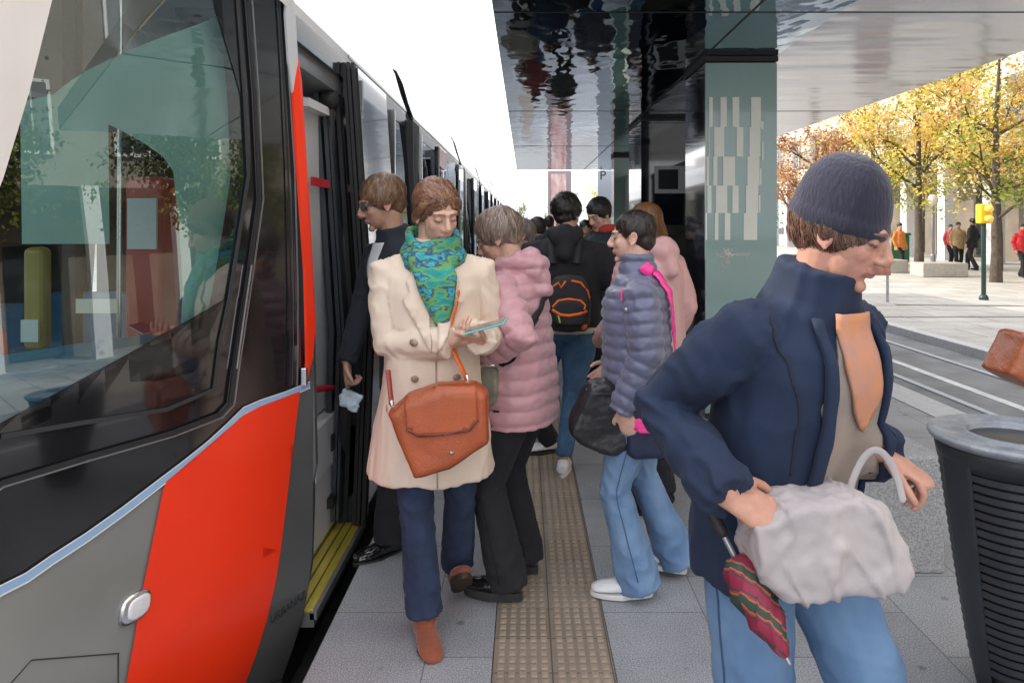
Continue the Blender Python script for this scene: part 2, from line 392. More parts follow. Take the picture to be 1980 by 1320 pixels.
for i, (a, b) in enumerate(secs):
    if i: roof(a, b, 'roof')
    wall_piece(a, b, 0.05, 1.0, 0.0, 'side_skirt', M_white if i else M_grey)
    wall_piece(a, b, -0.30, 0.05, 0.0, 'lower_skirt', M_dgrey)
    wall_piece(a, b, -0.3, 2.40, 0.0, 'far_side', M_black, True)
    # window band with posts and one double door on each car
    ys = [a, a+0.95] if i == 0 else [a, a+0.9, a+1.45]
    mid = (a+b)/2
    wall_piece(a, b, 2.30, 2.42, 0.004, 'window_header', M_sat)
    line3 = S().box(sideX(2.43)-0.004, sideX(2.43)+0.014, a, b, 2.425, 2.44).out('gutter', M_dgrey, tram)
    if i == 0: pcs = [(a, a+0.95, 'b'), (a+0.95, b, 'w')]
    else: pcs = [(a, a+1.25, 'w'), (a+1.25, a+2.75, 'd'), (a+2.75, b, 'w')]
    for (p, q, k) in pcs:
        wall_piece(p+0.02, q-0.02, 1.0, 2.30, 0.0, 'side_window' if k != 'b' else 'black_side_panel', DGLASS if k != 'b' else M_sat)
        S().box(sideX(1.2)-0.09, sideX(1.2)+0.006, p-0.018, p+0.018, 1.0, 2.30).out('window_post', M_black if k != 'w' else M_chrome, tram)
        if k == 'd':   # open sliding door leaves standing proud of the side
            for (d0, d1) in ((p-0.55, p+0.05), (q-0.05, q+0.55)):
                lf = S().rbox(-0.835, -0.79, d0, d1, 0.06, 2.28, 0.01).out('door_leaf', M_black, tram)
                S().rbox(-0.80, -0.785, d0+0.07, d1-0.07, 0.9, 2.1, 0.006).out('leaf_window', DGLASS, lf)
            S().box(-1.6, -0.86, p+0.05, q-0.05, 0.0, 0.02).out('door_step', M_rubber, tram)
    S().box(-3.2, -1.0, a+0.01, b-0.01, -0.05, 0.0).out('car_floor', M_dark, tram)
    if i:   # seats seen through the windows
        for yy in (a+0.5, b-0.6):
            S().rbox(-1.55, -1.1, yy, yy+0.45, 0.42, 0.50, 0.02).rbox(-1.55, -1.1, yy+0.40, yy+0.46, 0.5, 1.1, 0.02).out('seat', M_dash, tram)
# bellows between the cars: dark fins that stand proud of the sides
for (a, b) in [(5.62, 5.98), (10.15, 10.5), (14.65, 15.0), (19.1, 19.45), (23.6, 23.95), (28.0, 28.35)]:
    s = S()
    for k in range(5):
        y = a+(b-a)*(k+0.5)/5
        s.box(2*TX+0.87, -0.87-0.0, y-0.026, y+0.026, -0.1, 2.36)
    for k in range(2):
        y = a+0.03+(b-a-0.06)*k
        s.rings([[V((sideX(z)-0.10*(z > 2.4)+dx, y+dy, z)) for dx, dy in ((-0.10, -0.03), (0.035, -0.03), (0.035, 0.03), (-0.10, 0.03))] for z in (0.05, 1.2, 2.3, 2.6, 2.90)])
    s.out('gangway_bellows', M_rubber, tram)
for y in (6.9, 11.5, 15.9, 20.2, 24.5): S().rbox(-2.9, -1.35, y, y+2.2, 2.88, 3.22, 0.06).out('roof_equipment', M_white, tram)
# black panel notice beside the first door
q = S().box(-0.94, -0.925, 3.98, 4.16, 1.86, 2.26)
xs = sideX(2.05)+0.004
st = S().rings([[V((sideX(z)+0.003+o_, y, z)) for y, o_ in ((4.02, 0), (4.20, 0), (4.20, 0.003), (4.02, 0.003))] for z in (2.02, 2.30)]).out('notice', mat('notice_white', (0.75, 0.76, 0.74), 0.5), tram)
S().rings([[V((sideX(z)+0.0075+o_, y, z)) for y, o_ in ((4.05, 0), (4.17, 0), (4.17, 0.001), (4.05, 0.001))] for z in (2.07, 2.24)]).out('pictogram', mat('notice_green', (0.35, 0.38, 0.22), 0.5, var=0.5, vscale=25), st)
# ---- the front door: opening, threshold, folded leaf
S().box(-1.75, -0.845, 2.90, 3.80, -0.06, -0.004).out('threshold', M_dgrey, tram)
yl = mat('yellow_threshold', (0.62, 0.50, 0.06), 0.35, 0.3, var=0.25, vscale=18, stretch=(1, 0.15, 1), coat=0.3)
s = S()
for k in range(6):
    x0 = -0.852-0.045*k; s.box(x0-0.034, x0, 2.91, 3.76, -0.004, 0.006 if k % 3 else 0.010)
s.out('threshold_plate', yl, tram)
S().box(-0.862, -0.835, 2.90, 3.80, -0.03, 0.004).out('threshold_edge', M_metal, tram)
S().box(-3.3, -1.75, 1.9, 5.6, -0.05, 0.0).out('cab_floor', M_dark, tram)
S().box(-1.75, -0.9, 3.80, 5.6, -0.05, 0.0).out('car_floor', M_dark, tram)
pl = S().rings([[V((x, y, z)) for x, y in ((-1.09-0.01*z, 3.36), (-1.03-0.01*z, 3.36), (-1.0-0.02*z, 3.78), (-1.09-0.02*z, 3.78))] for z in (0.62, 1.4, 2.16)]).out('door_partition', M_inner, tram)
S().rings([[V((x, y, z)) for x, y in ((-1.095, 3.355), (-1.00, 3.355), (-0.98, 3.78), (-1.095, 3.78))] for z in (2.10, 2.14)]).out('partition_cap', M_white, pl)
bx = S().rbox(-1.10, -0.985, 3.36, 3.80, 0.01, 0.34, 0.012).rbox(-1.10, -0.97, 3.36, 3.80, 0.34, 0.60, 0.012).out('door_drive_box', M_white, tram)
S().box(-0.972, -0.962, 3.62, 3.70, 0.42, 0.50).out('drive_socket', M_rubber, bx); S().box(-1.0, -0.955, 3.6, 3.8, 0.14, 0.19).out('drive_latch', M_rubber, bx)
redm = mat('dark_red_band', (0.55, 0.02, 0.03), 0.4)
S().box(-1.0, -0.99+0.002, 3.38, 3.78, 1.735, 1.775).rbox(-1.06, -1.02, 3.34, 3.37, 1.735, 1.775, 0.003).out('red_band', redm, pl)
S().tube([(-1.02, 3.30, 0.80), (-0.96, 3.60, 0.74)], 0.016).out('red_grip', redm, pl, smooth=True)
# door header box
S().box(-1.4, sideX(2.35)+0.0, 2.90, 3.80, 2.30, 2.42).out('door_header', M_black, tram)
S().box(-1.25, sideX(2.25)-0.03, 2.92, 3.78, 2.22, 2.302).out('header_rail', M_metal, tram)
S().ell((-0.985, 3.66, 2.19), (0.045, 0.06, 0.06)).tube([(-0.985, 3.66, 2.19), (-0.985, 3.7, 1.9)], 0.02).out('door_arm', M_rubber, tram, smooth=True)
# leaf: rubber-edged, carried outside the body beyond the opening
lf = S().rings([[V((x+lean(z), y, z)) for x, y in ((-0.835, 3.74), (-0.775, 3.74), (-0.775, 4.5), (-0.835, 4.5))] for z in (0.03, 1.0, 1.7, 2.36)]).out('door_leaf', M_black, tram)
s = S()
for k, (x0, x1, y0) in enumerate(((-0.845, -0.828, 3.70), (-0.822, -0.806, 3.69), (-0.800, -0.784, 3.70), (-0.90, -0.88, 3.73))):
    s.rings([[V((x+lean(z), y, z)) for x, y in ((x0, y0), (x1, y0), (x1, 3.745), (x0, 3.745))] for z in (0.02, 1.0, 1.7, 2.38)])
s.out('leaf_seal', M_rubber, lf)
s = S()
for k, (x0, x1) in enumerate(((-0.99, -0.965), (-0.95, -0.93), (-0.925, -0.912))):
    s.rings([[V((x+lean(z), y, z)) for x, y in ((x0, 3.66), (x1, 3.66), (x1, 3.80), (x0, 3.80))] for z in (0.05, 1.0, 1.7, 2.28)])
s.out('door_post', mat('satin_dark_metal', (0.10, 0.11, 0.13), 0.28, 0.7), tram)
S().tube([(-0.90, 3.62, 0.95), (-0.89, 3.60, 0.75), (-0.90, 3.61, 0.5), (-0.90, 3.64, 0.42)], [0.02, 0.03, 0.028, 0.012]).out('cable_cover', M_rubber, tram, smooth=True)
# ---- cab and front saloon interior, and reflection shapes, seen through the side window
s = S()   # dashboard
s.rbox(-3.0, -1.45, 1.15, 1.75, 0.2, 0.98, 0.05).rbox(-2.9, -1.7, 1.0, 1.3, 0.6, 1.05, 0.04)
s.out('dashboard', M_dash, tram)
S().rbox(-2.4, -1.22, 2.35, 2.50, 0.1, 0.95, 0.02).out('cab_shelf', M_dash, tram)
dm = mat('driver_seat_fabric', (0.02, 0.07, 0.14), 0.8, var=0.3)
S().rbox(-2.05, -1.55, 2.0, 2.45, 0.5, 0.62, 0.05).rbox(-2.05, -1.58, 2.42, 2.54, 0.6, 1.12, 0.05).rbox(-1.95, -1.68, 2.44, 2.54, 1.10, 1.28, 0.04).out('driver_seat', dm, tram)
# pale pull-down blind; the canopy's reflection built as a teal panel
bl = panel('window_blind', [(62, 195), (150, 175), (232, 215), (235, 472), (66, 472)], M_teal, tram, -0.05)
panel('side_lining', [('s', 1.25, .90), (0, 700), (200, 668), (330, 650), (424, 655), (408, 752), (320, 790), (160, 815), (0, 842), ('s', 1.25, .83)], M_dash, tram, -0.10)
panel('canopy_reflection', [(110, 200), (140, 175), (170, 152), (200, 133), (235, 115), (270, 99), (305, 84), (340, 70), (375, 57), (410, 45), (440, 33), (457, 25), (470, 200), (476, 340), (460, 450), (440, 570), (420, 660), (400, 740), (375, 735), (385, 560), (378, 440), (366, 330), (345, 300), (310, 275), (270, 252), (225, 230), (180, 212)], M_teal, tram, -0.07)
S().box(-1.42, -1.38, 2.22, 2.26, 0.9, 2.35).out('cab_post', M_rubber, tram)
S().tube([(-1.62, 2.15, 0.1), (-1.62, 2.15, 2.35)], 0.012).tube([(-1.36, 2.42, 0.5), (-1.34, 2.40, 2.35)], 0.008).out('handrail', M_chrome, tram, smooth=True)
S().rings([[V((-3.24, 2.75, z)), V((-1.0, 2.75, z)), V((-1.0, 2.79, z)), V((-3.24, 2.79, z))] for z in (0.0, 0.9)]).out('cab_bulkhead', M_dash, tram)
nb = panel('paper_note', [(152, 578), (232, 578), (232, 606), (152, 606)], mat('paper', (0.75, 0.8, 0.8), 0.6), tram, -0.012)
panel('paper_note', [(388, 680), (414, 680), (408, 722), (386, 722)], MC['paper'], tram, -0.012)
va = S().rbox(-1.60, -1.535, 2.3, 2.36, 1.15, 1.48, 0.02).out('yellow_reflection_post', mat('reflection_yellow', (0.42, 0.31, 0.06), 0.4), tram)  # yellow reflection from the platform, built as a solid post inside the cab
S().box(-1.595, -1.54, 2.29, 2.298, 1.18, 1.25).out('reflection_post_label', MC['paper'], va)
rb = S().rbox(-1.66, -1.50, 3.0, 3.15, 0.6, 1.75, 0.02).out('red_reflection_box', mat('reflection_red', (0.5, 0.03, 0.03), 0.4), tram)  # red reflection in the glass, modelled as a box behind it
S().box(-1.64, -1.52, 2.985, 2.998, 1.45, 1.66).out('reflection_box_notice', MC['paper'], rb)
s = S()
for y in (3.1, 4.4, 5.2):
    s.rbox(-3.2, -2.6, y, y+0.5, 0.42, 0.5, 0.03).rbox(-3.2, -2.6, y+0.45, y+0.53, 0.5, 1.1, 0.03)
s.out('seat', M_dash, tram)
hb = S().tube([(-1.46, 1.90, 1.18), (-1.455, 1.93, 1.27), (-1.45, 1.97, 1.29), (-1.445, 2.0, 1.25), (-1.44, 2.01, 1.15)], 0.010).ell((-1.44, 2.01, 1.06), (0.03, 0.04, 0.07)).out('red_tassel', mat('tassel_red', (0.6, 0.04, 0.02), 0.5), tram, smooth=True)
# bogie shadow box below the body
S().box(-3.2, -1.0, 1.6, 33, -0.55, -0.3).out('underframe', M_rubber, tram)
#TRAM_END
# ================================================================== GROUND AND PLATFORM
def paving(name, c1, c2, bw, bh, mortar=0.006, speck=0.25, rot=0.0, rough=0.7, mcol=(0.08, 0.08, 0.085), off=0.5, sscale=260):
    m = bpy.data.materials.new(name); nt, n, l = nodes(m); b = n['Principled BSDF']; b.inputs['Roughness'].default_value = rough
    tc = n.new('ShaderNodeTexCoord'); mp = n.new('ShaderNodeMapping'); mp.inputs['Rotation'].default_value = (0, 0, rot)
    l.new(tc.outputs['Object'], mp.inputs[0])
    br = n.new('ShaderNodeTexBrick'); br.inputs['Color1'].default_value = (*c1, 1); br.inputs['Color2'].default_value = (*c2, 1)
    br.inputs['Mortar'].default_value = (*mcol, 1); br.inputs['Scale'].default_value = 1.0; br.inputs['Mortar Size'].default_value = mortar
    br.inputs['Brick Width'].default_value = bw; br.inputs['Row Height'].default_value = bh; br.offset = off
    br.inputs['Mortar Smooth'].default_value = 0.3
    l.new(mp.outputs[0], br.inputs['Vector'])
    sp = n.new('ShaderNodeTexNoise'); sp.inputs['Scale'].default_value = sscale; sp.inputs['Detail'].default_value = 2; l.new(tc.outputs['Object'], sp.inputs['Vector'])
    r = n.new('ShaderNodeValToRGB'); r.color_ramp.elements[0].position = 0.35; r.color_ramp.elements[1].position = 0.65
    r.color_ramp.elements[0].color = (1-speck*1.6,)*3+(1,); r.color_ramp.elements[1].color = (1+speck*0.6,)*3+(1,)
    l.new(sp.outputs[0], r.inputs[0])
    st = n.new('ShaderNodeTexNoise'); st.inputs['Scale'].default_value = 1.3; st.inputs['Detail'].default_value = 8; st.inputs['Roughness'].default_value = 0.65
    l.new(tc.outputs['Object'], st.inputs['Vector'])
    r2 = n.new('ShaderNodeValToRGB'); r2.color_ramp.elements[0].position = 0.3; r2.color_ramp.elements[1].position = 0.7
    r2.color_ramp.elements[0].color = (0.70, 0.69, 0.68, 1); r2.color_ramp.elements[1].color = (1.08, 1.08, 1.08, 1); l.new(st.outputs[0], r2.inputs[0])
    # small dark spots of chewing gum and dirt
    vo = n.new('ShaderNodeTexVoronoi'); vo.inputs['Scale'].default_value = 5.0; l.new(tc.outputs['Object'], vo.inputs['Vector'])
    r3 = n.new('ShaderNodeValToRGB'); r3.color_ramp.elements[0].position = 0.07; r3.color_ramp.elements[1].position = 0.11
    r3.color_ramp.elements[0].color = (0.6, 0.6, 0.6, 1); r3.color_ramp.elements[1].color = (1, 1, 1, 1); l.new(vo.outputs['Distance'], r3.inputs[0])
    prev = br.outputs['Color']
    for k in (r, r2, r3):
        mx = n.new('ShaderNodeMix'); mx.data_type = 'RGBA'; mx.blend_type = 'MULTIPLY'; mx.inputs[0].default_value = 1.0
        l.new(prev, mx.inputs[6]); l.new(k.outputs[0], mx.inputs[7]); prev = mx.outputs[2]
    l.new(prev, b.inputs['Base Color'])
    bp = n.new('ShaderNodeBump'); bp.inputs['Strength'].default_value = 0.25; bp.inputs['Distance'].default_value = 0.003
    l.new(sp.outputs[0], bp.inputs['Height']); l.new(bp.outputs[0], b.inputs['Normal'])
    return m
M_gran = paving('granite_paving', (0.35, 0.365, 0.40), (0.42, 0.435, 0.465), 0.6, 0.4, 0.003, 0.32, rot=R(90), mcol=(0.20, 0.20, 0.205), sscale=190)
M_plaza = paving('plaza_paving', (0.47, 0.46, 0.44), (0.54, 0.53, 0.51), 1.2, 0.8, 0.010, 0.08, sscale=60)
M_asph = mat('asphalt', (0.20, 0.205, 0.215), 0.85, var=0.25, vscale=2.0, bump=0.4, bscale=300)
M_kerb = mat('kerb_stone', (0.50, 0.51, 0.53), 0.7, var=0.1, vscale=20, bump=0.1, bscale=200)
M_tact = paving('tactile_paving', (0.25, 0.205, 0.165), (0.32, 0.265, 0.215), 0.21, 0.21, 0.003, 0.10, mcol=(0.10, 0.085, 0.07), off=0.0)
M_soil = mat('ballast_concrete', (0.06, 0.06, 0.06), 0.9, var=0.3)
def sheet(name, x0, x1, y0, y1, z, m, nx=1, ny=1):
    vs = [V((x0+(x1-x0)*i/nx, y0+(y1-y0)*j/ny, z)) for j in range(ny+1) for i in range(nx+1)]
    fs = [(j*(nx+1)+i, j*(nx+1)+i+1, (j+1)*(nx+1)+i+1, (j+1)*(nx+1)+i) for j in range(ny) for i in range(nx)]
    return tag(obj(name, vs, fs, m), kind='structure')
sheet('ground', -400, 400, -120, 900, -0.56, M_soil)
def slab(name, x0, x1, y0, y1, z0, z1, m): return tag(S().box(x0, x1, y0, y1, z0, z1).out(name, m, origin=(x0, y0, 0)), kind='structure')
PE = -0.755
slab('platform', PE+0.0, -0.116, -4, 34, -0.5, 0.0, M_gran)
slab('platform', 0.314, 3.30, -4, 34, -0.5, 0.0, M_gran)
slab('tactile_strip', -0.114, 0.312, -4, 34, -0.5, -0.001, M_tact)
slab('platform_kerb', 3.302, 3.62, -4, 34, -0.5, 0.006, M_kerb)
s = S()
for j in range(2):
    for k in range(5):
        for yi in range(330):
            y = 1.2+yi*0.042
            x = -0.114+0.213*j+0.030+0.0385*k
            w, h, t = 0.012, 0.016, 0.0018
            s.add([V((x-w, y-h, -0.001)), V((x+w, y-h, -0.001)), V((x+w, y+h, -0.001)), V((x-w, y+h, -0.001)),
                   V((x-w*.55, y-h*.6, t)), V((x+w*.55, y-h*.6, t)), V((x+w*.55, y+h*.6, t)), V((x-w*.55, y+h*.6, t))],
                  [(0, 1, 5, 4), (1, 2, 6, 5), (2, 3, 7, 6), (3, 0, 4, 7), (4, 5, 6, 7)])
tag(s.out('tactile_studs', mat('tactile_stud_tan', (0.33, 0.265, 0.205), 0.75, var=0.12, vscale=8), origin=(0, 0, 0)), kind='structure')
tag(S().box(PE-0.30, PE-0.001, -4, 34, -0.5, -0.40).out('track_bed', M_soil), kind='structure')
sheet('road', 3.62, 5.62, -30, 120, -0.10, M_asph)
sheet('road', -9, PE-0.3, -30, 120, -0.45, M_asph)
sheet('sidewalk', -22, -9, -30, 120, 0.0, M_plaza)
slab('street_kerb', 5.62, 5.80, -30, 120, -0.5, 0.012, M_kerb)
slab('plaza', 5.80, 60, -30, 120, -0.5, 0.0, M_plaza)
slab('street', -9, 5.62, 34, 120, -0.5, -0.08, M_asph)
s = S()
for x in (4.05, 5.12): s.box(x-0.035, x+0.035, -30, 33.9, -0.1, -0.085)
tag(s.out('rails', mat('rail_steel', (0.42, 0.44, 0.48), 0.6, 0.2)), kind='structure')
wp = mat('road_paint', (0.6, 0.6, 0.6), 0.7, var=0.15)
s = S().box(4.42, 4.52, 6.2, 9.6, -0.1, -0.094); tag(s.out('lane_marking', wp), kind='structure')
# darker drain lines in the plaza
s = S().rings([[V((7.2, 14.0, 0.002)), V((13.4, 13.4, 0.002)), V((13.4, 13.5, 0.002)), V((7.2, 14.1, 0.002))]]*1+[[V((7.2, 14.0, 0.004)), V((13.4, 13.4, 0.004)), V((13.4, 13.5, 0.004)), V((7.2, 14.1, 0.004))]])
s.box(6.0, 9.4, 12.15, 12.22, 0.001, 0.004); tag(s.out('drain_grating', M_soil), kind='structure')
# ================================================================== SHELTER
CZ = 2.90
sh = empty('platform_shelter', (1.85, 6, 0), 'dark mirror-polished platform shelter on green glass and black pillars', 'shelter')
def metal_mirror(name, col, rough, b1, s1, stretch):
    m = bpy.data.materials.new(name); nt, n, l = nodes(m); b = n['Principled BSDF']
    b.inputs['Base Color'].default_value = (*col, 1); b.inputs['Metallic'].default_value = 1; b.inputs['Roughness'].default_value = rough
    tc = n.new('ShaderNodeTexCoord'); mp = n.new('ShaderNodeMapping'); mp.inputs['Scale'].default_value = stretch; l.new(tc.outputs['Object'], mp.inputs[0])
    t = n.new('ShaderNodeTexNoise'); t.inputs['Scale'].default_value = s1; t.inputs['Detail'].default_value = 1.5; l.new(mp.outputs[0], t.inputs['Vector'])
    bp = n.new('ShaderNodeBump'); bp.inputs['Strength'].default_value = b1; bp.inputs['Distance'].default_value = 0.02
    l.new(t.outputs[0], bp.inputs['Height']); l.new(bp.outputs[0], b.inputs['Normal'])
    return m
M_mir = metal_mirror('polished_dark_steel', (0.32, 0.40, 0.47), 0.04, 0.36, 2.6, (1.8, 1, 1))
M_mir2 = metal_mirror('rippled_steel', (0.34, 0.355, 0.40), 0.16, 0.7, 1.6, (0.6, 2.0, 1))
M_gg = mat('green_glass_cladding', (0.20, 0.32, 0.30), 0.22, var=0.07, vscale=1.2, coat=0.6, bump=0.02, bscale=2)
M_bar = mat('pale_print', (0.75, 0.76, 0.68), 0.35, var=0.03)
M_bkg = mat('black_glass_cladding', (0.010, 0.012, 0.018), 0.06, coat=1.0, bump=0.03, bscale=1.5)
def cany(x0, x1, y0, y1, z0, z1, name, m):
    return S().box(x0, x1, y0, y1, z0, z1).out(name, m, sh)
cany(-0.20, 1.44, 2.9, 17.7, CZ, CZ+0.02, 'soffit', M_mir)
cany(1.44, 2.0, 2.9, 17.7, CZ, CZ+0.02, 'soffit', M_mir)
cany(2.0, 3.87, 2.9, 17.7, CZ, CZ+0.02, 'soffit', M_mir2)
cany(-0.203, 3.873, 2.897, 17.703, CZ+0.021, CZ+0.20, 'roof_slab', mat('shelter_top_grey', (0.25, 0.26, 0.27), 0.4, 0.6))
s = S()
for y in (4.6, 8.6, 12.4): s.box(-0.2, 3.87, y-0.006, y+0.006, CZ-0.003, CZ-0.0005)
s.box(1.43, 1.445, 2.9, 17.7, CZ-0.003, CZ-0.0004); s.out('panel_joint', M_rubber, sh)
# pillar 1: green printed glass on the near face, black glass on the sides
p1 = S().box(1.445, 2.005, 5.80, 6.52, 0.0, CZ-0.03).out('pillar', M_bkg, sh)
S().box(1.44, 2.01, 5.775, 5.797, 0.05, CZ-0.06).out('green_panel', M_gg, p1)
S().box(1.43, 2.02, 5.77, 6.53, CZ-0.045, CZ-0.004).out('shadow_gap', M_rubber, p1)
s = S()
rowsY = [(188, 246), (246, 303), (303, 359), (359, 412), (412, 464)]
bars = [[(1371, 1378), (1393, 1405), (1416, 1429), (1452, 1471)], [(1370, 1371.5), (1381, 1400), (1424, 1437), (1449, 1470)],
        [(1366, 1371), (1379, 1387), (1398, 1421), (1445, 1468)], [(1368, 1375.5), (1384, 1406), (1416, 1428), (1442, 1466)],
        [(1365, 1367), (1382, 1389), (1401, 1412), (1438, 1464)]]
for (ya, yb), bs in zip(rowsY, bars):
    for a, b in bs:
        A = P(a, ya, 5.772); B = P(b, yb, 5.772); s.box(A.x, B.x, 5.769, 5.7745, B.z, A.z)
for a, b, ya, yb in ((1471.5, 1476, 235, 250), (1473, 1476, 275, 310), (1468.5, 1472, 326, 357), (1467, 1470, 378, 411)):
    A = P(a, ya, 5.772); B = P(b, yb, 5.772); s.box(A.x, B.x, 5.769, 5.7745, B.z, A.z)
s.out('printed_bars', M_bar, p1)
# white hand-drawn line sketch under the bars
rs = random.Random(3); s = S()
def seg(a, b, w=0.0018):
    A = P(*a, 5.771); B = P(*b, 5.771); s.tube([A, B], w, n=4, ends=False)
pt = (1384, 493); 
for k in range(26):
    q = (1388+rs.random()*32, 478+rs.random()*34); seg(pt, q); pt = q
seg((1382, 492), (1450, 492), 0.0028); seg((1424, 494), (1443, 494)); seg((1442, 492), (1442, 508)); seg((1422, 489), (1456, 489)); seg((1398, 512), (1395, 526)); seg((1395, 526), (1400, 520))
s.out('line_sketch', M_bar, p1)
# pillar 2: black, with the square white sign; pillar 3 green
p2 = S().box(1.46, 2.05, 9.10, 10.15, 0.0, CZ-0.03).out('pillar', M_bkg, sh)
S().box(1.45, 2.06, 9.09, 10.16, CZ-0.045, CZ-0.004).out('shadow_gap', M_rubber, p2)
A = P(1266, 321, 9.09); B = P(1325, 374, 9.09)
sg = S().box(A.x, B.x, 9.078, 9.098, B.z, A.z).out('sign_plate', mat('sign_white', (0.7, 0.7, 0.68), 0.4), p2)
A = P(1273, 328, 9.08); B = P(1311, 366, 9.08); S().box(A.x, B.x, 9.073, 9.0775, B.z, A.z).out('sign_field', M_dark, sg)
S().box(1.455, 2.055, 9.085, 9.098, 0.0, 1.55).out('steel_cladding', mat('dull_bronze_cladding', (0.07, 0.066, 0.05), 0.35, 0.5, var=0.5, vscale=4), p2)
p3 = S().box(1.72, 2.05, 14.0, 14.4, 0.0, CZ-0.03).out('pillar', M_gg, sh)
S().box(1.71, 2.06, 13.99, 14.41, CZ-0.055, CZ-0.004).out('shadow_gap', M_rubber, p3)
# glass back screen between the pillars
fr = S().box(2.02, 2.05, 6.55, 9.07, 0.10, 0.16).box(2.02, 2.05, 6.55, 9.07, 2.3, 2.36).out('screen_frame', M_metal, sh)
S().box(2.03, 2.04, 6.55, 9.07, 0.165, 2.295).out('screen_glass', DGLASS, fr)
S().box(1.93, 2.0, 10.2, 13.95, 0.0, 2.5).out('advert_panel', mat('advert_pale', (0.5, 0.48, 0.42), 0.4, var=0.5, vscale=2, col2=(0.25, 0.35, 0.3)), sh)
# ================================================================== STREET FURNITURE
# litter bin
bn = empty('litter_bin', (1.63, 2.4, 0), 'dark slatted conical litter bin at the right edge of the platform', 'litter bin')
BX, BY = 1.63, 2.4
def rrad(z): return 0.118+(0.235-0.118)*(max(0, z-0.03)/0.80)**0.85
M_bin = mat('bin_dark_metal', (0.035, 0.04, 0.048), 0.42, 0.3, var=0.15, vscale=10, bump=0.05, bscale=150)
M_rim = mat('bin_rim_cast_metal', (0.36, 0.39, 0.43), 0.5, 0.4, col2=(0.22, 0.24, 0.28), vscale=18, bump=0.3, bscale=120)
N = 72
def bring(r, z): return [V((BX+r*math.cos(2*math.pi*k/N), BY+r*math.sin(2*math.pi*k/N), z)) for k in range(N)]
S().rings([bring(0.10, 0.0), bring(0.115, 0.01), bring(0.118, 0.05)]).out('foot', M_bin, bn, smooth=True)
# body: solid ribs and louvred sectors
S().rings([bring(rrad(z)-0.012, z) for z in np.linspace(0.03, 0.82, 12)]).out('inner_liner', M_rubber, bn, smooth=True)
zz = np.linspace(0.09, 0.76, 24)
for sec in range(4):
    a0 = math.radians(200+sec*90+4); a1 = a0+math.radians(56)
    s = S()
    for i in range(len(zz)-1):
        z0, z1 = zz[i], zz[i+1]
        rr = []
        for (z, r) in ((z0+0.002, rrad(z0)-0.008), (z0+0.004, rrad(z0)+0.004), (z1-0.006, rrad(z1)-0.002), (z1-0.006, rrad(z1)-0.010)):
            rr.append([V((BX+r*math.cos(a0+(a1-a0)*k/10), BY+r*math.sin(a0+(a1-a0)*k/10), z)) for k in range(11)])
        vs = [q for ring in rr for q in ring]; fs = []
        for a in range(4):
            b = (a+1) % 4
            for k in range(10): fs.append((a*11+k, a*11+k+1, b*11+k+1, b*11+k))
        s.add(vs, fs)
    s.out('louvre_panel', M_bin, bn)
    b0 = a1; b1 = a0+math.radians(90)
    vs = []; fs = []
    for z in np.linspace(0.04, 0.83, 14):
        for k in range(9):
            a = b0+(b1-b0)*k/8; r = rrad(z)+0.005; vs.append(V((BX+r*math.cos(a), BY+r*math.sin(a), z)))
    for i in range(13):
        for k in range(8): fs.append((i*9+k, i*9+k+1, (i+1)*9+k+1, (i+1)*9+k))
    s2 = S(); s2.v = vs; s2.f = fs; o = s2.out('smooth_rib', M_bin, bn, smooth=True)
    md = o.modifiers.new('t', 'SOLIDIFY'); md.thickness = 0.012
S().rings([bring(rrad(0.76)+0.004, 0.76), bring(rrad(0.83)+0.008, 0.83), bring(rrad(0.83)-0.01, 0.84)]).out('collar', M_bin, bn, smooth=True)
S().rings([bring(0.238, 0.825), bring(0.256, 0.835), bring(0.262, 0.848), bring(0.258, 0.858), bring(0.240, 0.862), bring(0.215, 0.853), bring(0.19, 0.850), bring(0.165, 0.853), bring(0.158, 0.862), bring(0.150, 0.864), bring(0.142, 0.858), bring(0.138, 0.80), bring(0.10, 0.78)]).out('rim', M_rim, bn, smooth=True)
# granite block
M_block = mat('rough_grey_granite', (0.26, 0.265, 0.275), 0.85, col2=(0.46, 0.46, 0.46), vscale=90, bump=0.8, bscale=140, detail=3)
tag(S().rbox(1.42, 1.87, 3.22, 3.66, 0.0, 0.52, 0.012).out('granite_block', M_block, origin=(1.64, 3.44, 0)), 'rough grey granite block standing on the platform behind the man in the beanie', 'granite block')
# plaza benches
M_bench = mat('bench_concrete', (0.42, 0.40, 0.36), 0.8, var=0.1, bump=0.2)
for (pa, pb, yb, lab) in ((1785, 1873, 536, 'long low concrete bench beside the tree trunk behind the traffic signal'), (1718, 1757, 528, 'low concrete bench, the left of the two on the plaza')):
    Y = CH*F/(yb-435); x0 = (pa-1015)/F*Y; x1 = (pb-1015)/F*Y
    tag(S().rbox(x0, x1, Y, Y+0.75, 0.0, 0.42, 0.03).out('plaza_bench', M_bench, origin=(x0, Y, 0)), lab, 'bench', 'benches on the plaza')
# traffic signal
ts = empty('traffic_signal', (P(1902, 580, 15.0).x, 15.0, 0), 'yellow-headed traffic signal on a thin dark green pole in the plaza', 'traffic signal')
tx = WL[ts].x; M_pole = mat('dark_green_pole', (0.012, 0.04, 0.035), 0.35)
S().tube([(tx, 15, 0), (tx, 15, 1.62)], 0.045, n=14).tube([(tx, 15, 0), (tx, 15, 0.04)], 0.09, n=14).out('pole', M_pole, ts, smooth=True)
hd = S().rbox(tx-0.13, tx+0.12, 14.88, 15.08, 1.58, 1.98, 0.03).out('signal_head', mat('signal_yellow', (0.85, 0.55, 0.02), 0.4), ts)
for z in (1.88, 1.68):
    S().tube([(tx-0.0, 14.90, z), (tx-0.0, 14.80, z)], 0.075, n=16).out('lens', mat('amber_lens', (0.9, 0.62, 0.10), 0.2, coat=1), hd, smooth=True)
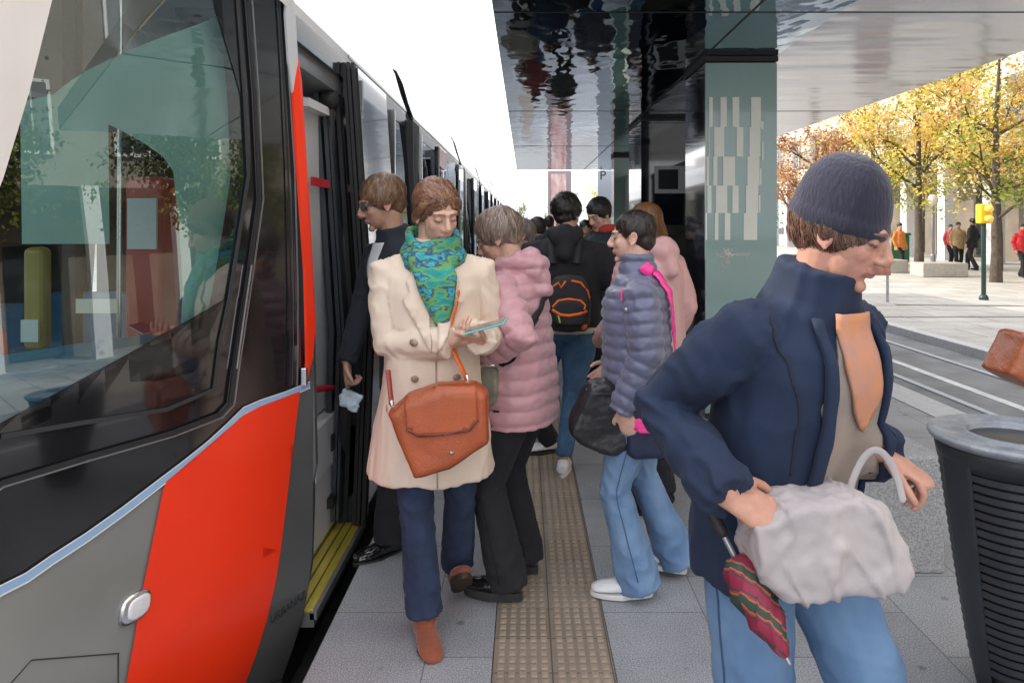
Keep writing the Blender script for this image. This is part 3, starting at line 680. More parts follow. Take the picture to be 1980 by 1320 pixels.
# notice board, green container and globe lamp on the plaza
nbp = empty('notice_board', (P(1690, 500, 14.5).x, 14.5, 0), 'white notice board with small print beyond the beanie man', 'notice board')
A = P(1655, 452, 14.5); B_ = P(1724, 492, 14.5)
S().rbox(A.x, B_.x, 14.5, 14.54, B_.z, A.z, 0.01).out('board', mat('notice_board_white', (0.62, 0.62, 0.6), 0.5), nbp)
S().box(A.x+.02, B_.x-.02, 14.49, 14.498, B_.z-.42, B_.z-.02).out('lower_board', mat('notice_board_brick', (0.36, 0.16, 0.12), 0.6, var=.3), nbp)
s = S()
for x_ in (A.x+.05, B_.x-.05): s.box(x_-.02, x_+.02, 14.545, 14.58, 0, A.z)
s.out('frame', M_metal, nbp)
s = S()
for k in range(3):
    s.box(A.x+.06, B_.x-.06-.05*k, 14.494, 14.499, A.z-.09-.07*k, A.z-.075-.07*k)
s.out('print_lines', mat('print_grey', (.25, .27, .25), .6), nbp)
gc = P(1752, 460, 27.5)
S_ = S().rbox(gc.x-.55, gc.x+.15, 27.5, 28.3, 0.12, 1.15, .05); tag(S_.rbox(gc.x-.58, gc.x+.18, 27.45, 28.32, 1.15, 1.25, .03).out('waste_container', mat('container_green', (.02, .16, .07), .5), origin=(gc.x, 27.9, 0)), 'green waste container by the arcade behind the left bench', 'waste container')
gl_ = empty('globe_lamp', (P(1804, 500, 25).x, 25, 0), 'street lamp with a white globe behind the yellow trees', 'street lamp'); x = WL[gl_].x
S().tube([(x, 25, 0), (x, 25, 2.25)], .05, n=12).tube([(x, 25, 0), (x, 25, .5)], .08, n=12).out('pole', M_metal, gl_, smooth=True)
S().ell((x, 25, 2.42), (.17, .17, .19)).out('globe', mat('white_globe', (.85, .84, .8), .3), gl_, smooth=True)
# station totem, banner
tt = empty('station_totem', (P(1170, 500, 19).x, 19, 0), 'tall pale station totem with a letter P beyond the shelter', 'sign')
x = WL[tt].x
S().rbox(x-0.20, x+0.20, 19, 19.12, 0, 2.98, 0.02).out('panel', mat('totem_pale_blue', (0.45, 0.5, 0.58), 0.4), tt)
text('letter', 'P', 0.34, M_dark, tt, frame3((x-0.06, 18.995, 2.84), (1, 0, 0), (0, -1, 0)))
bt = empty('advertising_pillar', (P(1082, 500, 22).x, 22, 0), 'tall advertising pillar with a pink and white poster at the platform end', 'sign')
x = WL[bt].x
S().rbox(x-0.36, x+0.36, 22, 22.25, 0, 3.2, 0.03).out('casing', mat('pillar_mauve', (0.35, 0.30, 0.32), 0.5), bt)
S().box(x-0.26, x+0.20, 21.985, 21.998, 0.8, 3.1).out('poster', mat('pink_poster', (0.62, 0.20, 0.22), 0.5, col2=(0.85, 0.8, 0.76), vscale=2.5, stretch=(2.5, 1, 0.8)), bt)
# ================================================================== TREES
M_bark = mat('grey_brown_bark', (0.09, 0.07, 0.055), 0.9, var=0.3, vscale=20, bump=0.6, bscale=40, stretch=(1, 1, 0.3))
M_leaf = attr_mat('autumn_leaves', 0.55, trans=0.5)
def tree(loc, H=7.5, seed=1, cb=2.4, rad=2.6, nclump=330, leaves=30, pal=None, bare=0.0, label='', group=None, lsize=0.10, trunkr=0.13, name='street_tree'):
    rs = random.Random(seed); root = empty(name, loc, label, 'tree', group); L = V(loc)
    s = S(); tips = []
    top = V((L.x+rs.uniform(-.1, .1), L.y, cb*0.9))
    s.tube([L, L+V((0.02, 0, cb*0.45)), top, V((L.x, L.y, H*0.62)), V((L.x+.1, L.y, H*0.85))], [trunkr*1.25, trunkr, trunkr*0.85, trunkr*0.45, 0.03], n=9)
    def grow(p, d, ln, r, dep):
        q = p+d*ln*0.5+V((rs.uniform(-.08, .08), rs.uniform(-.08, .08), rs.uniform(0, .12)))*ln; e = q+(d+V((0, 0, 0.25))).normalized()*ln*0.5
        s.tube([p, q, e], [r, r*0.75, r*0.5], n=5, ends=False); tips.append(e); tips.append(q)
        if dep:
            for k in range(3):
                dd = (d+V((rs.uniform(-.8, .8), rs.uniform(-.8, .8), rs.uniform(-.25, .6)))).normalized()
                grow(e if k else q, dd, ln*rs.uniform(.55, .75), r*0.5, dep-1)
    for k in range(9):
        a = 2*math.pi*k/9+rs.uniform(-.3, .3); z = cb*0.85+(H*0.75-cb)*rs.random()
        grow(V((L.x, L.y, z)), V((math.cos(a), math.sin(a), rs.uniform(.25, .8))).normalized(), rad*rs.uniform(.4, .55), trunkr*0.42, 2)
    s.out('trunk', M_bark, root, smooth=True)
    pal = pal or [(0.65, 0.48, 0.06), (0.60, 0.42, 0.10), (0.34, 0.36, 0.06), (0.24, 0.28, 0.05), (0.62, 0.36, 0.12), (0.72, 0.58, 0.30), (0.75, 0.60, 0.25)]
    vs, fs, cs = [], [], []
    for c in range(nclump):
        if rs.random() < 0.75:
            t = rs.choice(tips)
        else:
            a = rs.uniform(0, 2*math.pi); rr = rad*math.sqrt(rs.random()); t = V((L.x+rr*math.cos(a), L.y+rr*math.sin(a), cb+(H-cb)*rs.random()*(1-0.5*(rr/rad)**2)))
        ctr = t+V((rs.gauss(0, .18), rs.gauss(0, .18), rs.gauss(0, .15)))
        if ctr.z < cb-0.1: ctr.z = cb+rs.random()*0.4
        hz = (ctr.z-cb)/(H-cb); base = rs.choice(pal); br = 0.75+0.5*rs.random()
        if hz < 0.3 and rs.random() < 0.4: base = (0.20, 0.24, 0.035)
        for k in range(int(leaves*rs.uniform(.5, 1.3))):
            p = ctr+V((rs.gauss(0, .20), rs.gauss(0, .20), rs.gauss(0, .14)))
            a = V((rs.gauss(0, 1), rs.gauss(0, 1), rs.gauss(0, .6))).normalized(); b = a.cross(V((rs.gauss(0, 1), rs.gauss(0, 1), rs.gauss(0, 1)))).normalized()
            ls = lsize*rs.uniform(.6, 1.3); i = len(vs)
            vs += [p-a*ls*.5, p+b*ls*.35, p+a*ls*.6, p-b*ls*.35]; fs.append((i, i+1, i+2, i+3))
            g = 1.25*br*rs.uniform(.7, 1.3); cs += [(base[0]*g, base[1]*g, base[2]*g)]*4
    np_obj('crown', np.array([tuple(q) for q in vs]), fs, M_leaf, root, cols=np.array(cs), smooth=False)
    return root
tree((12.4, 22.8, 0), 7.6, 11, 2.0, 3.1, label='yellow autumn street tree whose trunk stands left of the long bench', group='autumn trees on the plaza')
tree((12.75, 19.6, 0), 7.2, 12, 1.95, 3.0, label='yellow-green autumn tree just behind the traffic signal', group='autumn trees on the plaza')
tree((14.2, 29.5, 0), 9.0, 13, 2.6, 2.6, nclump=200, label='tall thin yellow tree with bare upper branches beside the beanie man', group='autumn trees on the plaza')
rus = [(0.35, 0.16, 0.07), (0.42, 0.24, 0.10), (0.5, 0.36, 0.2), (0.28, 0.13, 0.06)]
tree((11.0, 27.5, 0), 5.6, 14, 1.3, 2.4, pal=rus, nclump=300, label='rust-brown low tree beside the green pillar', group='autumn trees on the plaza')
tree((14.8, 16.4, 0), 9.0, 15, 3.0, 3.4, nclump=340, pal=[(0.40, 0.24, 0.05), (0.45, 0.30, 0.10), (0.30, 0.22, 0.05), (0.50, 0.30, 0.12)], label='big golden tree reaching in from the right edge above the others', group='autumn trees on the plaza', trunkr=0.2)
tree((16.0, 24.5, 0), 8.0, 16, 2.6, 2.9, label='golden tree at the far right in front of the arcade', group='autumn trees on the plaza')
for i, (x, y) in enumerate(((9.0, 6.8), (9.4, 1.5), (8.6, -3.5))):
    tree((x, y, 0), 6.6, 30+i, 2.5, 2.1, nclump=420, leaves=30, pal=[(0.05, 0.07, 0.02), (0.12, 0.12, 0.03), (0.07, 0.06, 0.025)], label=['dense green tree across the road beside the shelter', 'green and gold tree across the road, middle of the near row', 'thin tree across the road, nearest the tram nose'][i], group='trees across the road')
# ================================================================== BUILDINGS
M_stone = mat('pale_stone', (0.55, 0.50, 0.42), 0.8, var=0.08, vscale=1.5, bump=0.1)
M_stone2 = mat('light_marble_pillar', (0.62, 0.62, 0.62), 0.5, var=0.06)
M_yel = mat('yellow_render', (0.70, 0.50, 0.24), 0.85, var=0.05, vscale=1)
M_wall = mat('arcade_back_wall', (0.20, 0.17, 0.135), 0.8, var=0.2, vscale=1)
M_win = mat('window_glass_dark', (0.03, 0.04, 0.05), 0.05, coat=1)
def facade(name, X, y0, y1, storeys, m, label, arcade=True, bay=3.2, inward=1, h0=4.6, hs=3.3, group=None, balc=True, detail=True):
    """street front on the plane x = X, windows facing the tram"""
    b = empty(name, (X+4*inward, (y0+y1)/2, 0), label, 'building', group)
    d = inward; H = h0+hs*storeys
    def bx(x0, x1, *r): return S().box(min(x0, x1), max(x0, x1), *r)
    bx(X+0.25*d, X+10*d, y0, y1, h0 if arcade else 0, H).out('wall', m, b)
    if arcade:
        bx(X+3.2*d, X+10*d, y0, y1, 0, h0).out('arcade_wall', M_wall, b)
    n_ = int((y1-y0)/bay)
    for i in range(n_):
        yc = y0+bay*(i+0.5)
        if arcade:
            bx(X, X+0.55*d, yc-bay/2-0.28, yc-bay/2+0.28, 0, h0).out('pillar', M_stone2, b)
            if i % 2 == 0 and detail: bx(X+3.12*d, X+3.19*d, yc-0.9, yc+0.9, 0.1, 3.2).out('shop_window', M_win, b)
        for k in range(storeys):
            z = h0+hs*k+0.9
            w = bx(X+0.10*d, X+0.245*d, yc-0.62, yc+0.62, z-0.1, z+1.9).out('window', M_stone2, b)
            bx(X+0.06*d, X+0.098*d, yc-0.5, yc-0.03, z, z+1.8).add([V((X+0.06*d, yc+0.03, z)), V((X+0.06*d, yc+0.5, z)), V((X+0.06*d, yc+0.5, z+1.8)), V((X+0.06*d, yc+0.03, z+1.8))], [(0, 1, 2, 3)]).out('pane', M_win, w)
            if balc and k % 2 == 0 and i % 2 == 0:
                s = bx(X-0.55*d, X+0.0, yc-0.9, yc+0.9, z-0.32, z-0.22)
                for q in range(13): s.box(X-0.52*d-0.01, X-0.52*d+0.01, yc-0.88+q*0.1466-0.01, yc-0.88+q*0.1466+0.01, z-0.22, z+0.7)
                s.box(X-0.54*d-0.02, X-0.54*d+0.03, yc-0.9, yc+0.9, z+0.7, z+0.74)
                s.out('balcony', M_rubber if False else mat('iron_balcony', (0.03, 0.03, 0.03), 0.5), b)
    bx(X-0.25*d, X+10*d, y0, y1, H, H+0.35).out('cornice', M_stone2, b)
    return b
facade('arcade_building', 18.5, 13, 58, 4, M_stone, 'long pale stone building with a pillared arcade along the plaza')
facade('town_house', 18.5, -3.5, 3.0, 4, M_yel, 'yellow rendered house with balconies reflected in the cab window', arcade=False, bay=3.25)
facade('stone_town_house', 18.5, -22, -3.7, 5, M_stone, 'pale stone house with an arcade opposite the tram nose', bay=3.6)
facade('office_block', 18.5, 3.2, 12.8, 4, mat('grey_brown_render', (0.24, 0.22, 0.19), 0.8, var=0.1), 'grey brown block on white pillars between the yellow house and the long arcade', bay=3.2, balc=False)
# across the street behind the tram, unseen below the tram roof, made tall to block sun
facade('shading_house', -22, -25, 45, 3, M_stone, 'long pale unseen house behind the tram, tall enough to keep sun off the platform', arcade=False, inward=-1, hs=3.0, balc=False)
# plaza-end block whose bright pillared front closes the view behind the trees
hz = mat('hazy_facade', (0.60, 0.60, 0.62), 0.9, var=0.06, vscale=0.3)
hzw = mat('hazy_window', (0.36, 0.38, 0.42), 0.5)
def far_block(x0, x1, y, H, label, m=None):
    b = empty('far_building', ((x0+x1)/2, y, 0), label, 'building', 'hazy buildings at the end of the street')
    S().box(x0, x1, y, y+12, 0, H).out('wall', m or hz, b)
    nx = max(2, int((x1-x0)/3)); nz = int(H/3.4)
    for i in range(nx):
        for k in range(nz):
            xc = x0+(x1-x0)*(i+0.5)/nx; z = 1.2+3.4*k
            S().box(xc-0.6, xc+0.6, y-0.06, y-0.001, z, z+1.6).out('window', hzw, b)
    S().box(x0-0.3, x1+0.3, y-0.3, y+12, H, H+0.4).out('cornice', m or hz, b)
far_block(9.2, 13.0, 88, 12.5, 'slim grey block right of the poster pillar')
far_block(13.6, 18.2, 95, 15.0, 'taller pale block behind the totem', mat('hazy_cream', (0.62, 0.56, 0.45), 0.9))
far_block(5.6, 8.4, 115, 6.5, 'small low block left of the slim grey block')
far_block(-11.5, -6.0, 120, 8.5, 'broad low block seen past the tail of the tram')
# hill at the end of the street
rs = random.Random(5); vs = []; fs = []; nx, ny = 60, 12
for j in range(ny+1):
    for i in range(nx+1):
        x = -260+520*i/nx; t = j/ny
        h = (30+22*noise.noise(V((x*0.012, 3.1, 0)))+9*noise.noise(V((x*0.05, 7, 0))))*math.sin(t*math.pi/2)
        if x > -5: h *= max(0.35, 1-(x+5)/160)
        vs.append(V((x, 520+t*160, h-1)))
for j in range(ny):
    for i in range(nx): fs.append((j*(nx+1)+i, j*(nx+1)+i+1, (j+1)*(nx+1)+i+1, (j+1)*(nx+1)+i))
s = S(); s.v = vs; s.f = fs
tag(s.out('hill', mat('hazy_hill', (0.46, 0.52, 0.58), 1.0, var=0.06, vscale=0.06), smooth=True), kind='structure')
grn = [(0.16, 0.18, 0.10), (0.22, 0.24, 0.14), (0.30, 0.27, 0.13)]
for i, (x, y, h) in enumerate(((-2.6, 62, 3.0), (-0.8, 70, 3.6), (3.4, 66, 3.2), (6.6, 58, 5.5), (8.2, 50, 6.0))):
    tree((x, y, 0), h, 50+i, h*0.3, 1.6, nclump=90, leaves=16, pal=grn if i < 3 else None, lsize=0.2, label=['small green tree at the street end, nearest the tram tail', 'green tree at the street end behind the crowd', 'green tree at the street end beside the poster pillar', 'golden tree at the street end left of the totem', 'golden tree at the street end beside the third pillar'][i], group='trees at the end of the street')
#ENV_END
# ================================================================== PEOPLE
M_skin = attr_mat('skin', 0.5, sss=0.12, bump=0.15, bscale=300)
M_hair = attr_mat('hair', 0.42, bump=0.3, bscale=200)
M_eye = mat('eye_white', (0.7, 0.68, 0.66), 0.15); M_iris = mat('eye_iris', (0.03, 0.018, 0.01), 0.1, coat=1)
def fabric(name, col, rough=0.85, weave=500, bump=0.3, var=0.16, sheen=0.02, col2=None, vscale=14, stretch=(1, 1, 1)):
    return mat(name, col, rough, var=var, vscale=vscale, bump=bump, bscale=weave, sheen=sheen, col2=col2, stretch=stretch, bdist=0.002)
def ik(a, c, l1, l2, pole):
    a, c = V(a), V(c); d = c-a; D = min(max(d.length, abs(l1-l2)+0.01), (l1+l2)*0.999); u = d.normalized(); c = a+u*D
    x = (l1*l1-l2*l2+D*D)/(2*D); h = math.sqrt(max(0, l1*l1-x*x)); p = V(pole); p = p-u*p.dot(u)
    p = p.normalized() if p.length > 1e-5 else V((0, 1, 0)); return a+u*x+p*h, c
def ring2(M, c, rx, ry, n=28, e=2.4, pw=None):
    """superellipse ring in the plane of M's x and y"""
    r = []
    for k in range(n):
        t = 2*math.pi*k/n; cx = math.copysign(abs(math.cos(t))**(2/e), math.cos(t)); sy = math.copysign(abs(math.sin(t))**(2/e), math.sin(t))
        r.append(M @ V((c[0]+rx*cx, c[1]+ry*sy, c[2])))
    return r
def seg_dist(co, chain):
    """distance, running length and axis point of the nearest piece of a polyline"""
    best = np.full(len(co), 1e9); tt = np.zeros(len(co)); ax = np.zeros_like(co); L = 0
    for a, b in zip(chain[:-1], chain[1:]):
        a = np.array(a); b = np.array(b); d = b-a; ln = np.linalg.norm(d)+1e-9
        t = np.clip(((co-a)@d)/ln**2, 0, 1); p = a+t[:, None]*d; ds = np.linalg.norm(co-p, axis=1)
        m = ds < best; best[m] = ds[m]; tt[m] = (L+t*ln)[m]; ax[m] = p[m]; L += ln
    return best, tt, ax
def nz(p): return noise.noise(V(p))
class Person:
    def __init__(s, loc, rot, H=1.68, lean=0.0, side=0.0, head=(0, 0, 0), R_=None, L_=None, Rf=None, Lf=None, w=1.0, voxel=0.006,
                 label='', group=None, drop=0.0, face=True, twist=0.0):
        s.k = H/1.7; k = s.k; s.w = w; s.face = face
        s.M = Matrix.Translation(loc) @ Matrix.Rotation(R(rot), 4, 'Z'); s.Mi = s.M.inverted(); s.vx = voxel
        s.root = empty('person', loc, label, 'person', group)
        s.drop = drop; s.lean = R(lean); s.side = R(side); s.twist = R(twist); s.hp = [R(a) for a in head]
        s.sh = {}; s.el = {}; s.wr = {}; s.hipj = {}; s.kn = {}; s.an = {}; s.ft = {}; s.hd = {}
        for sg, nm, sp in ((1, 'R', R_), (-1, 'L', L_)):
            sh = s.U((0.172*w*sg, -0.01, 1.385)); sp = sp or {}
            tg = sp.get('at'); tg = s.Mi @ V(tg) if tg is not None else V(sh)+V(sp.get('rel', (0.06*sg, 0.06, -0.50)))*k
            el, wr = ik(sh, tg, 0.285*k, 0.255*k, sp.get('pole', (0.5*sg, -1, -0.2)))
            s.sh[nm], s.el[nm], s.wr[nm] = sh, el, wr
            dd = sp.get('dir'); dd = (s.Mi.to_3x3() @ V(dd)) if dd else (wr-el)
            pn = sp.get('palm'); pn = (s.Mi.to_3x3() @ V(pn)) if pn else V((-sg, 0.2, 0))
            s.hd[nm] = (V(dd).normalized(), pn, sp.get('curl', 25))
        for sg, nm, sp in ((1, 'R', Rf), (-1, 'L', Lf)):
            sp = sp or {}; hip = V((0.088*sg*w, 0.0, 0.90*k-drop))
            tg = sp.get('at'); tg = s.Mi @ V(tg) if tg is not None else V((0.09*sg, sp.get('y', 0), 0.085*k))
            kn, an = ik(hip, tg, 0.425*k, 0.41*k, sp.get('pole', (0.08*sg, 1, 0)))
            s.hipj[nm], s.kn[nm], s.an[nm] = hip, kn, an; s.ft[nm] = (R(sp.get('yaw', -6*sg)), R(sp.get('pitch', 0)))
        ny, npch, nr = s.hp
        piv = s.U((0, -0.01, 1.495)); s.HM = Matrix.Translation(piv) @ Euler((-(npch+s.lean*0.35), nr, ny), 'XYZ').to_matrix().to_4x4() if False else \
            Matrix.Translation(piv) @ Matrix.Rotation(ny, 4, 'Z') @ Matrix.Rotation(nr, 4, 'Y') @ Matrix.Rotation(-npch, 4, 'X') @ Matrix.Translation((0, 0.018, 0.094*k)) @ Matrix.Scale(k*.96, 4)
        s.WHM = s.M @ s.HM
    def U(s, p):
        """upper-body point given for a 1.70 m figure, bent with the spine"""
        p = V(p)*s.k; p.z -= s.drop; zp = 0.93*s.k-s.drop
        w = max(0, min(1, (p.z-zp+0.06)/0.22))
        a = s.lean*w; b = s.side*w; q = p-V((0, 0, zp))
        q = Matrix.Rotation(s.twist*w, 3, 'Z') @ q
        q = Matrix.Rotation(-a, 3, 'X') @ (Matrix.Rotation(b, 3, 'Y') @ q); return q+V((0, 0, zp))
    def ringU(s, z, rx, ry, yo=0, n=30, e=2.4, xo=0):
        return [s.U((xo+rx*math.copysign(abs(math.cos(t))**(2/e), math.cos(t)), yo+ry*math.copysign(abs(math.sin(t))**(2/e), math.sin(t)), z)) for t in [2*math.pi*q/n for q in range(n)]]
    def hand(s, S_, nm):
        sg = 1 if nm == 'R' else -1; k = s.k; W = s.wr[nm]; d, pn, curl = s.hd[nm]
        pn = (pn-d*pn.dot(d)).normalized(); side = d.cross(pn)*sg   # towards the thumb
        if side.dot(side) < .1: side = V((0, 1, 0))
        S_.tube([W-d*0.02*k, W+d*0.02*k, W+d*0.055*k, W+d*0.088*k], [(0.026*k, 0.019*k), (0.032*k, 0.017*k), (0.041*k, 0.016*k), (0.038*k, 0.012*k)], flat=side, n=12)
        for i, (o, ln) in enumerate(((0.031, 0.070), (0.0105, 0.079), (-0.0105, 0.073), (-0.031, 0.057))):
            b = W+d*0.082*k+side*o*k; pts = [b]; a = 0; cur = curl*(0.8+0.13*i)
            for j, f in enumerate((0.45, 0.30, 0.25)):
                a += R(cur*(1.0, 1.15, 0.8)[j]); dd = d*math.cos(a)+pn*math.sin(a)+side*o*1.2; pts.append(pts[-1]+dd.normalized()*ln*f*k)
            S_.tube(pts, [0.0092*k, 0.0086*k, 0.0078*k, 0.0066*k], n=8)
        b = W+d*0.022*k+side*0.026*k; p1 = b+(d*0.65+side*0.75+pn*0.25).normalized()*0.038*k; p2 = p1+(d*0.9+side*0.3+pn*0.45).normalized()*0.032*k; p3 = p2+(d+pn*0.5).normalized()*0.024*k
        S_.tube([b, p1, p2, p3], [0.0135*k, 0.0115*k, 0.010*k, 0.0078*k], n=8)
    def body(s, tone=(0.55, 0.33, 0.24), lips=(0.45, 0.16, 0.13), brow=(0.06, 0.04, 0.03), closed=True, beard=0.0, old=0.0):
        k = s.k; w = s.w; B = S(); H = s.HM
        B.rings([s.ringU(z, rx*w, ry, yo) for z, rx, ry, yo in ((.84, .13, .10, 0), (.93, .160, .115, 0), (1.06, .130, .10, 0), (1.2, .142, .11, 0), (1.3, .155, .112, 0), (1.365, .135, .085, -.005), (1.41, .08, .062, -.01), (1.46, .057, .058, -.008))])
        B.tube([s.U((0, -0.012, 1.43)), s.U((0, -0.008, 1.49)), H @ V((0, -0.022, -0.05))], [0.056*k*w, 0.053*k*w, 0.055*k], n=16)
        for nm in 'RL':
            B.tube([s.U((0.09*(1 if nm == 'R' else -1), -0.01, 1.36)), s.sh[nm]+(s.el[nm]-s.sh[nm])*.10, s.el[nm]*0.55+s.sh[nm]*0.45, s.el[nm], s.wr[nm]*.4+s.el[nm]*.6, s.wr[nm]], [.040*k, .042*k, .042*k, .038*k, .038*k, .026*k], n=12)
            s.hand(B, nm)
            B.tube([s.hipj[nm], s.hipj[nm]*.5+s.kn[nm]*.5, s.kn[nm], s.kn[nm]*.6+s.an[nm]*.4, s.an[nm]], [.08*k*w, .072*k*w, .052*k, .05*k, .030*k], n=12)
            B.tube([s.an[nm], s.an[nm]+V((0, 0.045, -0.05))*k], [.028*k, .020*k], n=8)
        if s.face:
            B.ell((0, -.015, .035), (.075, .095, .085), H, 28, 18); B.ell((0, .034, -.022), (.058, .055, .088), H, 24, 16)
            B.ell((0, .024, -.062), (.051, .052, .044), H, 20, 12); B.ell((0, .072, -.097), (.019, .015, .015), H)
            B.tube([H @ V(q) for q in ((0, .083, .020), (0, .096, .0), (0, .108, -.024), (0, .105, -.033))], [.008*k, .009*k, .0125*k, .009*k], n=10)
            for g in (-1, 1):
                B.ell((g*.0125, .096, -.032), (.009, .010, .008), H)
                B.tube([H @ V(q) for q in ((g*.006, .086, .026), (g*.025, .083, .031), (g*.047, .068, .024))], [.008*k, .009*k, .007*k], n=8)
                B.ell((g*.036, .058, -.022), (.021, .021, .026), H); B.ell((g*.031, .0755, .005), (.0145, .0125, .0115), H, 14, 10)
                # ear: rim, lobe and inner part
                E = H @ Matrix.Translation((g*.0735, -.006, -.006)) @ Matrix.Rotation(R(-18*g), 4, 'Z') @ Matrix.Rotation(R(12), 4, 'X')
                B.ell((0, 0, 0), (.007, .017, .028), E)
                B.tube([E @ V((g*.006, .012, .008)), E @ V((g*.010, .006, .029)), E @ V((g*.012, -.010, .028)), E @ V((g*.012, -.018, .010)), E @ V((g*.009, -.012, -.015)), E @ V((g*.005, .002, -.030))], [.0045*k]*6, n=6)
                B.tube([H @ V((0, .089, -.0565)), H @ V((g*.012, .0885, -.0575)), H @ V((g*.024, .078, -.060))], [.0058*k, .0052*k, .003*k], n=8)
                B.tube([H @ V((0, .0868, -.067)), H @ V((g*.012, .086, -.0665)), H @ V((g*.022, .078, -.062))], [.0065*k, .006*k, .003*k], n=8)
        else:
            B.ell((0, -.015, .03), (.075, .095, .088), H, 20, 14); B.ell((0, .03, -.03), (.055, .055, .085), H, 20, 14); B.ell((0, .095, -.025), (.012, .015, .014), H)
            for g in (-1, 1): B.ell((g*.076, -.006, -.006), (.008, .017, .028), H)
        co, nr, fs = remesh(B, s.vx*0.72 if s.face else s.vx, 2, 0.5)
        hi = np.array(s.HM.inverted()); q = (np.c_[co, np.ones(len(co))]@hi.T)[:, :3]
        cols = np.tile(np.array(tone), (len(co), 1))
        if s.face: cols *= np.array([1+.16*nz((a[0]*28, a[1]*28, a[2]*28))+.10*nz((a[0]*90, a[1]*90, a[2]*90)) for a in co])[:, None]
        ax = np.abs(q[:, 0]); head = (q[:, 2] > -.13) & (np.abs(q[:, 1]) < .15) & (ax < .1)
        def blob(m, c, a): cols[m] = cols[m]*(1-a)+np.array(c)*a
        def soft(d, r): return np.clip(1-d/r, 0, 1)
        if s.face:
            for g in (-1, 1):
                d = np.sqrt(((q-np.array((g*.038, .075, -.028)))**2).sum(1)); a = soft(d, .035)*head; cols += a[:, None]*0.35*(np.array((.62, .25, .20))*tone[0]/.55-cols)
                d = np.sqrt(((q-np.array((g*.078, -.006, -.006)))**2).sum(1)); a = soft(d, .04)*head; cols += a[:, None]*0.35*(np.array((.62, .25, .20))*tone[0]/.55-cols)
                br = head & (q[:, 1] > .05) & (np.abs(q[:, 0]*g-.030) < .022) & (np.abs(q[:, 2]-(.0285-0.10*np.abs(q[:, 0]*g-.026))) < .0042); blob(br, brow, .75)
                ls = head & (q[:, 1] > .06) & (np.abs(q[:, 0]*g-.031) < .014) & (np.abs(q[:, 2]-(-.0005+(4*(q[:, 0]*g-.031)**2)*4)) < (.0028 if closed else .006)); blob(ls, (.05, .03, .025), .8)
                so_ = head & (q[:, 1] > .06) & (np.abs(q[:, 0]*g-.031) < .020) & (np.abs(q[:, 2]-.002) < .014); blob(so_ & ~ls, tuple(np.array(tone)*0.62), .45)
            lp_ = head & (q[:, 1] > .070) & (ax < .025) & (q[:, 2] < -.0515) & (q[:, 2] > -.0735); blob(lp_, lips, .65)
            ml = head & (q[:, 1] > .070) & (ax < .022) & (np.abs(q[:, 2]+.0622) < .0016); blob(ml, (.12, .04, .035), .8)
            if beard:
                bm_ = head & (q[:, 2] < -.035) & (q[:, 1] > -.0) & ~lp_; blob(bm_, brow, beard)
        o = np_obj('body', np.array([tuple(s.M @ V(c)) for c in co]), fs, M_skin, s.root, cols=np.clip(cols, 0, 1)); s.bodyo = o
        if s.face and not closed:
            for g in (-1, 1):
                e = S().ell((g*.031, .0790, .002), (.0108, .0098, .0070), s.WHM, 16, 12).out('eye', M_eye, o, smooth=True)
                S().ell((g*.031, .0850, .001), (.0052, .0045, .0052), s.WHM, 12, 8).out('iris', M_iris, e if False else o, smooth=True)
        return o
    def garment(s, name, B, m, quilt=None, wr=0.006, chains=(), hemz=None, vx=None, smooth=6, folds=0.0, qa=0.010, inflate=0, cols=None, fz=0.5):
        co, nr, fs = remesh(B, vx or s.vx*1.25, smooth, 0.5)
        k = s.k; disp = np.zeros(len(co)); best = np.full(len(co), 1e9); tt = np.zeros(len(co)); which = np.full(len(co), -1); axs = np.zeros_like(co)
        allc = list(chains)
        for i, ch in enumerate(allc):
            d, t, ax = seg_dist(co, ch['p']); d = d/ch.get('r', 1.0); m_ = d < best; best[m_] = d[m_]; tt[m_] = t[m_]; which[m_] = i; axs[m_] = ax[m_]
        off = random.random()*50
        for i in range(len(co)):
            c = co[i]; f = 0.0; kind = allc[which[i]]['k'] if which[i] >= 0 else 'torso'; t = tt[i]; a = c-axs[i]
            ln = math.sqrt(a[0]*a[0]+a[1]*a[1]+a[2]*a[2])+1e-6
            if kind == 'limb':
                n1 = nz((t*13+a[0]/ln*.8+off, a[0]/ln*1.1, a[1]/ln*1.1+a[2]/ln)); n2 = nz((t*24, a[0]/ln*1.6+off, a[2]/ln*1.6)); f = (max(0, 1-abs(n1)*2.6)**1.3*.9-.25)*wr+n2*wr*0.3
                if 'bend' in allc[which[i]]:
                    bz = sum(math.exp(-((t-b)/0.09)**2) for b in allc[which[i]]['bend']); f *= 0.22+0.75*min(1, bz)
            else:
                n1 = nz((c[0]*9+off+c[2]*3, c[1]*9, c[2]*3)); n2 = nz((c[0]*26-c[2]*6, c[1]*26+off, c[2]*9)); f = (n1*.55+n2*0.25+(max(0, 1-abs(n1)*4)**1.5)*.4)*wr
                if folds and hemz is not None:
                    hh = max(0, min(1, (fz*k+hemz-c[2])/(fz*k))); th = math.atan2(c[1], c[0]); f += folds*hh*(nz((th*2.2+off, c[2]*0.9, 3))+0.4*nz((th*5+off, c[2]*1.5, 9)))
            if quilt:
                ph = (t if kind == 'limb' else (c[2]+0.012*nz((c[0]*5, c[1]*5, off))))/quilt
                f += qa*(abs(math.sin(math.pi*ph))**0.55-0.75)+0.35*qa*nz((c[0]*30, c[1]*30, c[2]*45))
            disp[i] = f
        co = co+nr*disp[:, None]
        w = np.array([tuple(s.M @ V(c)) for c in co])
        o = np_obj(name, w, fs, m, s.root); s.last = (w, fs); s.bvh = BVHTree.FromPolygons([V(q) for q in w], fs); return o
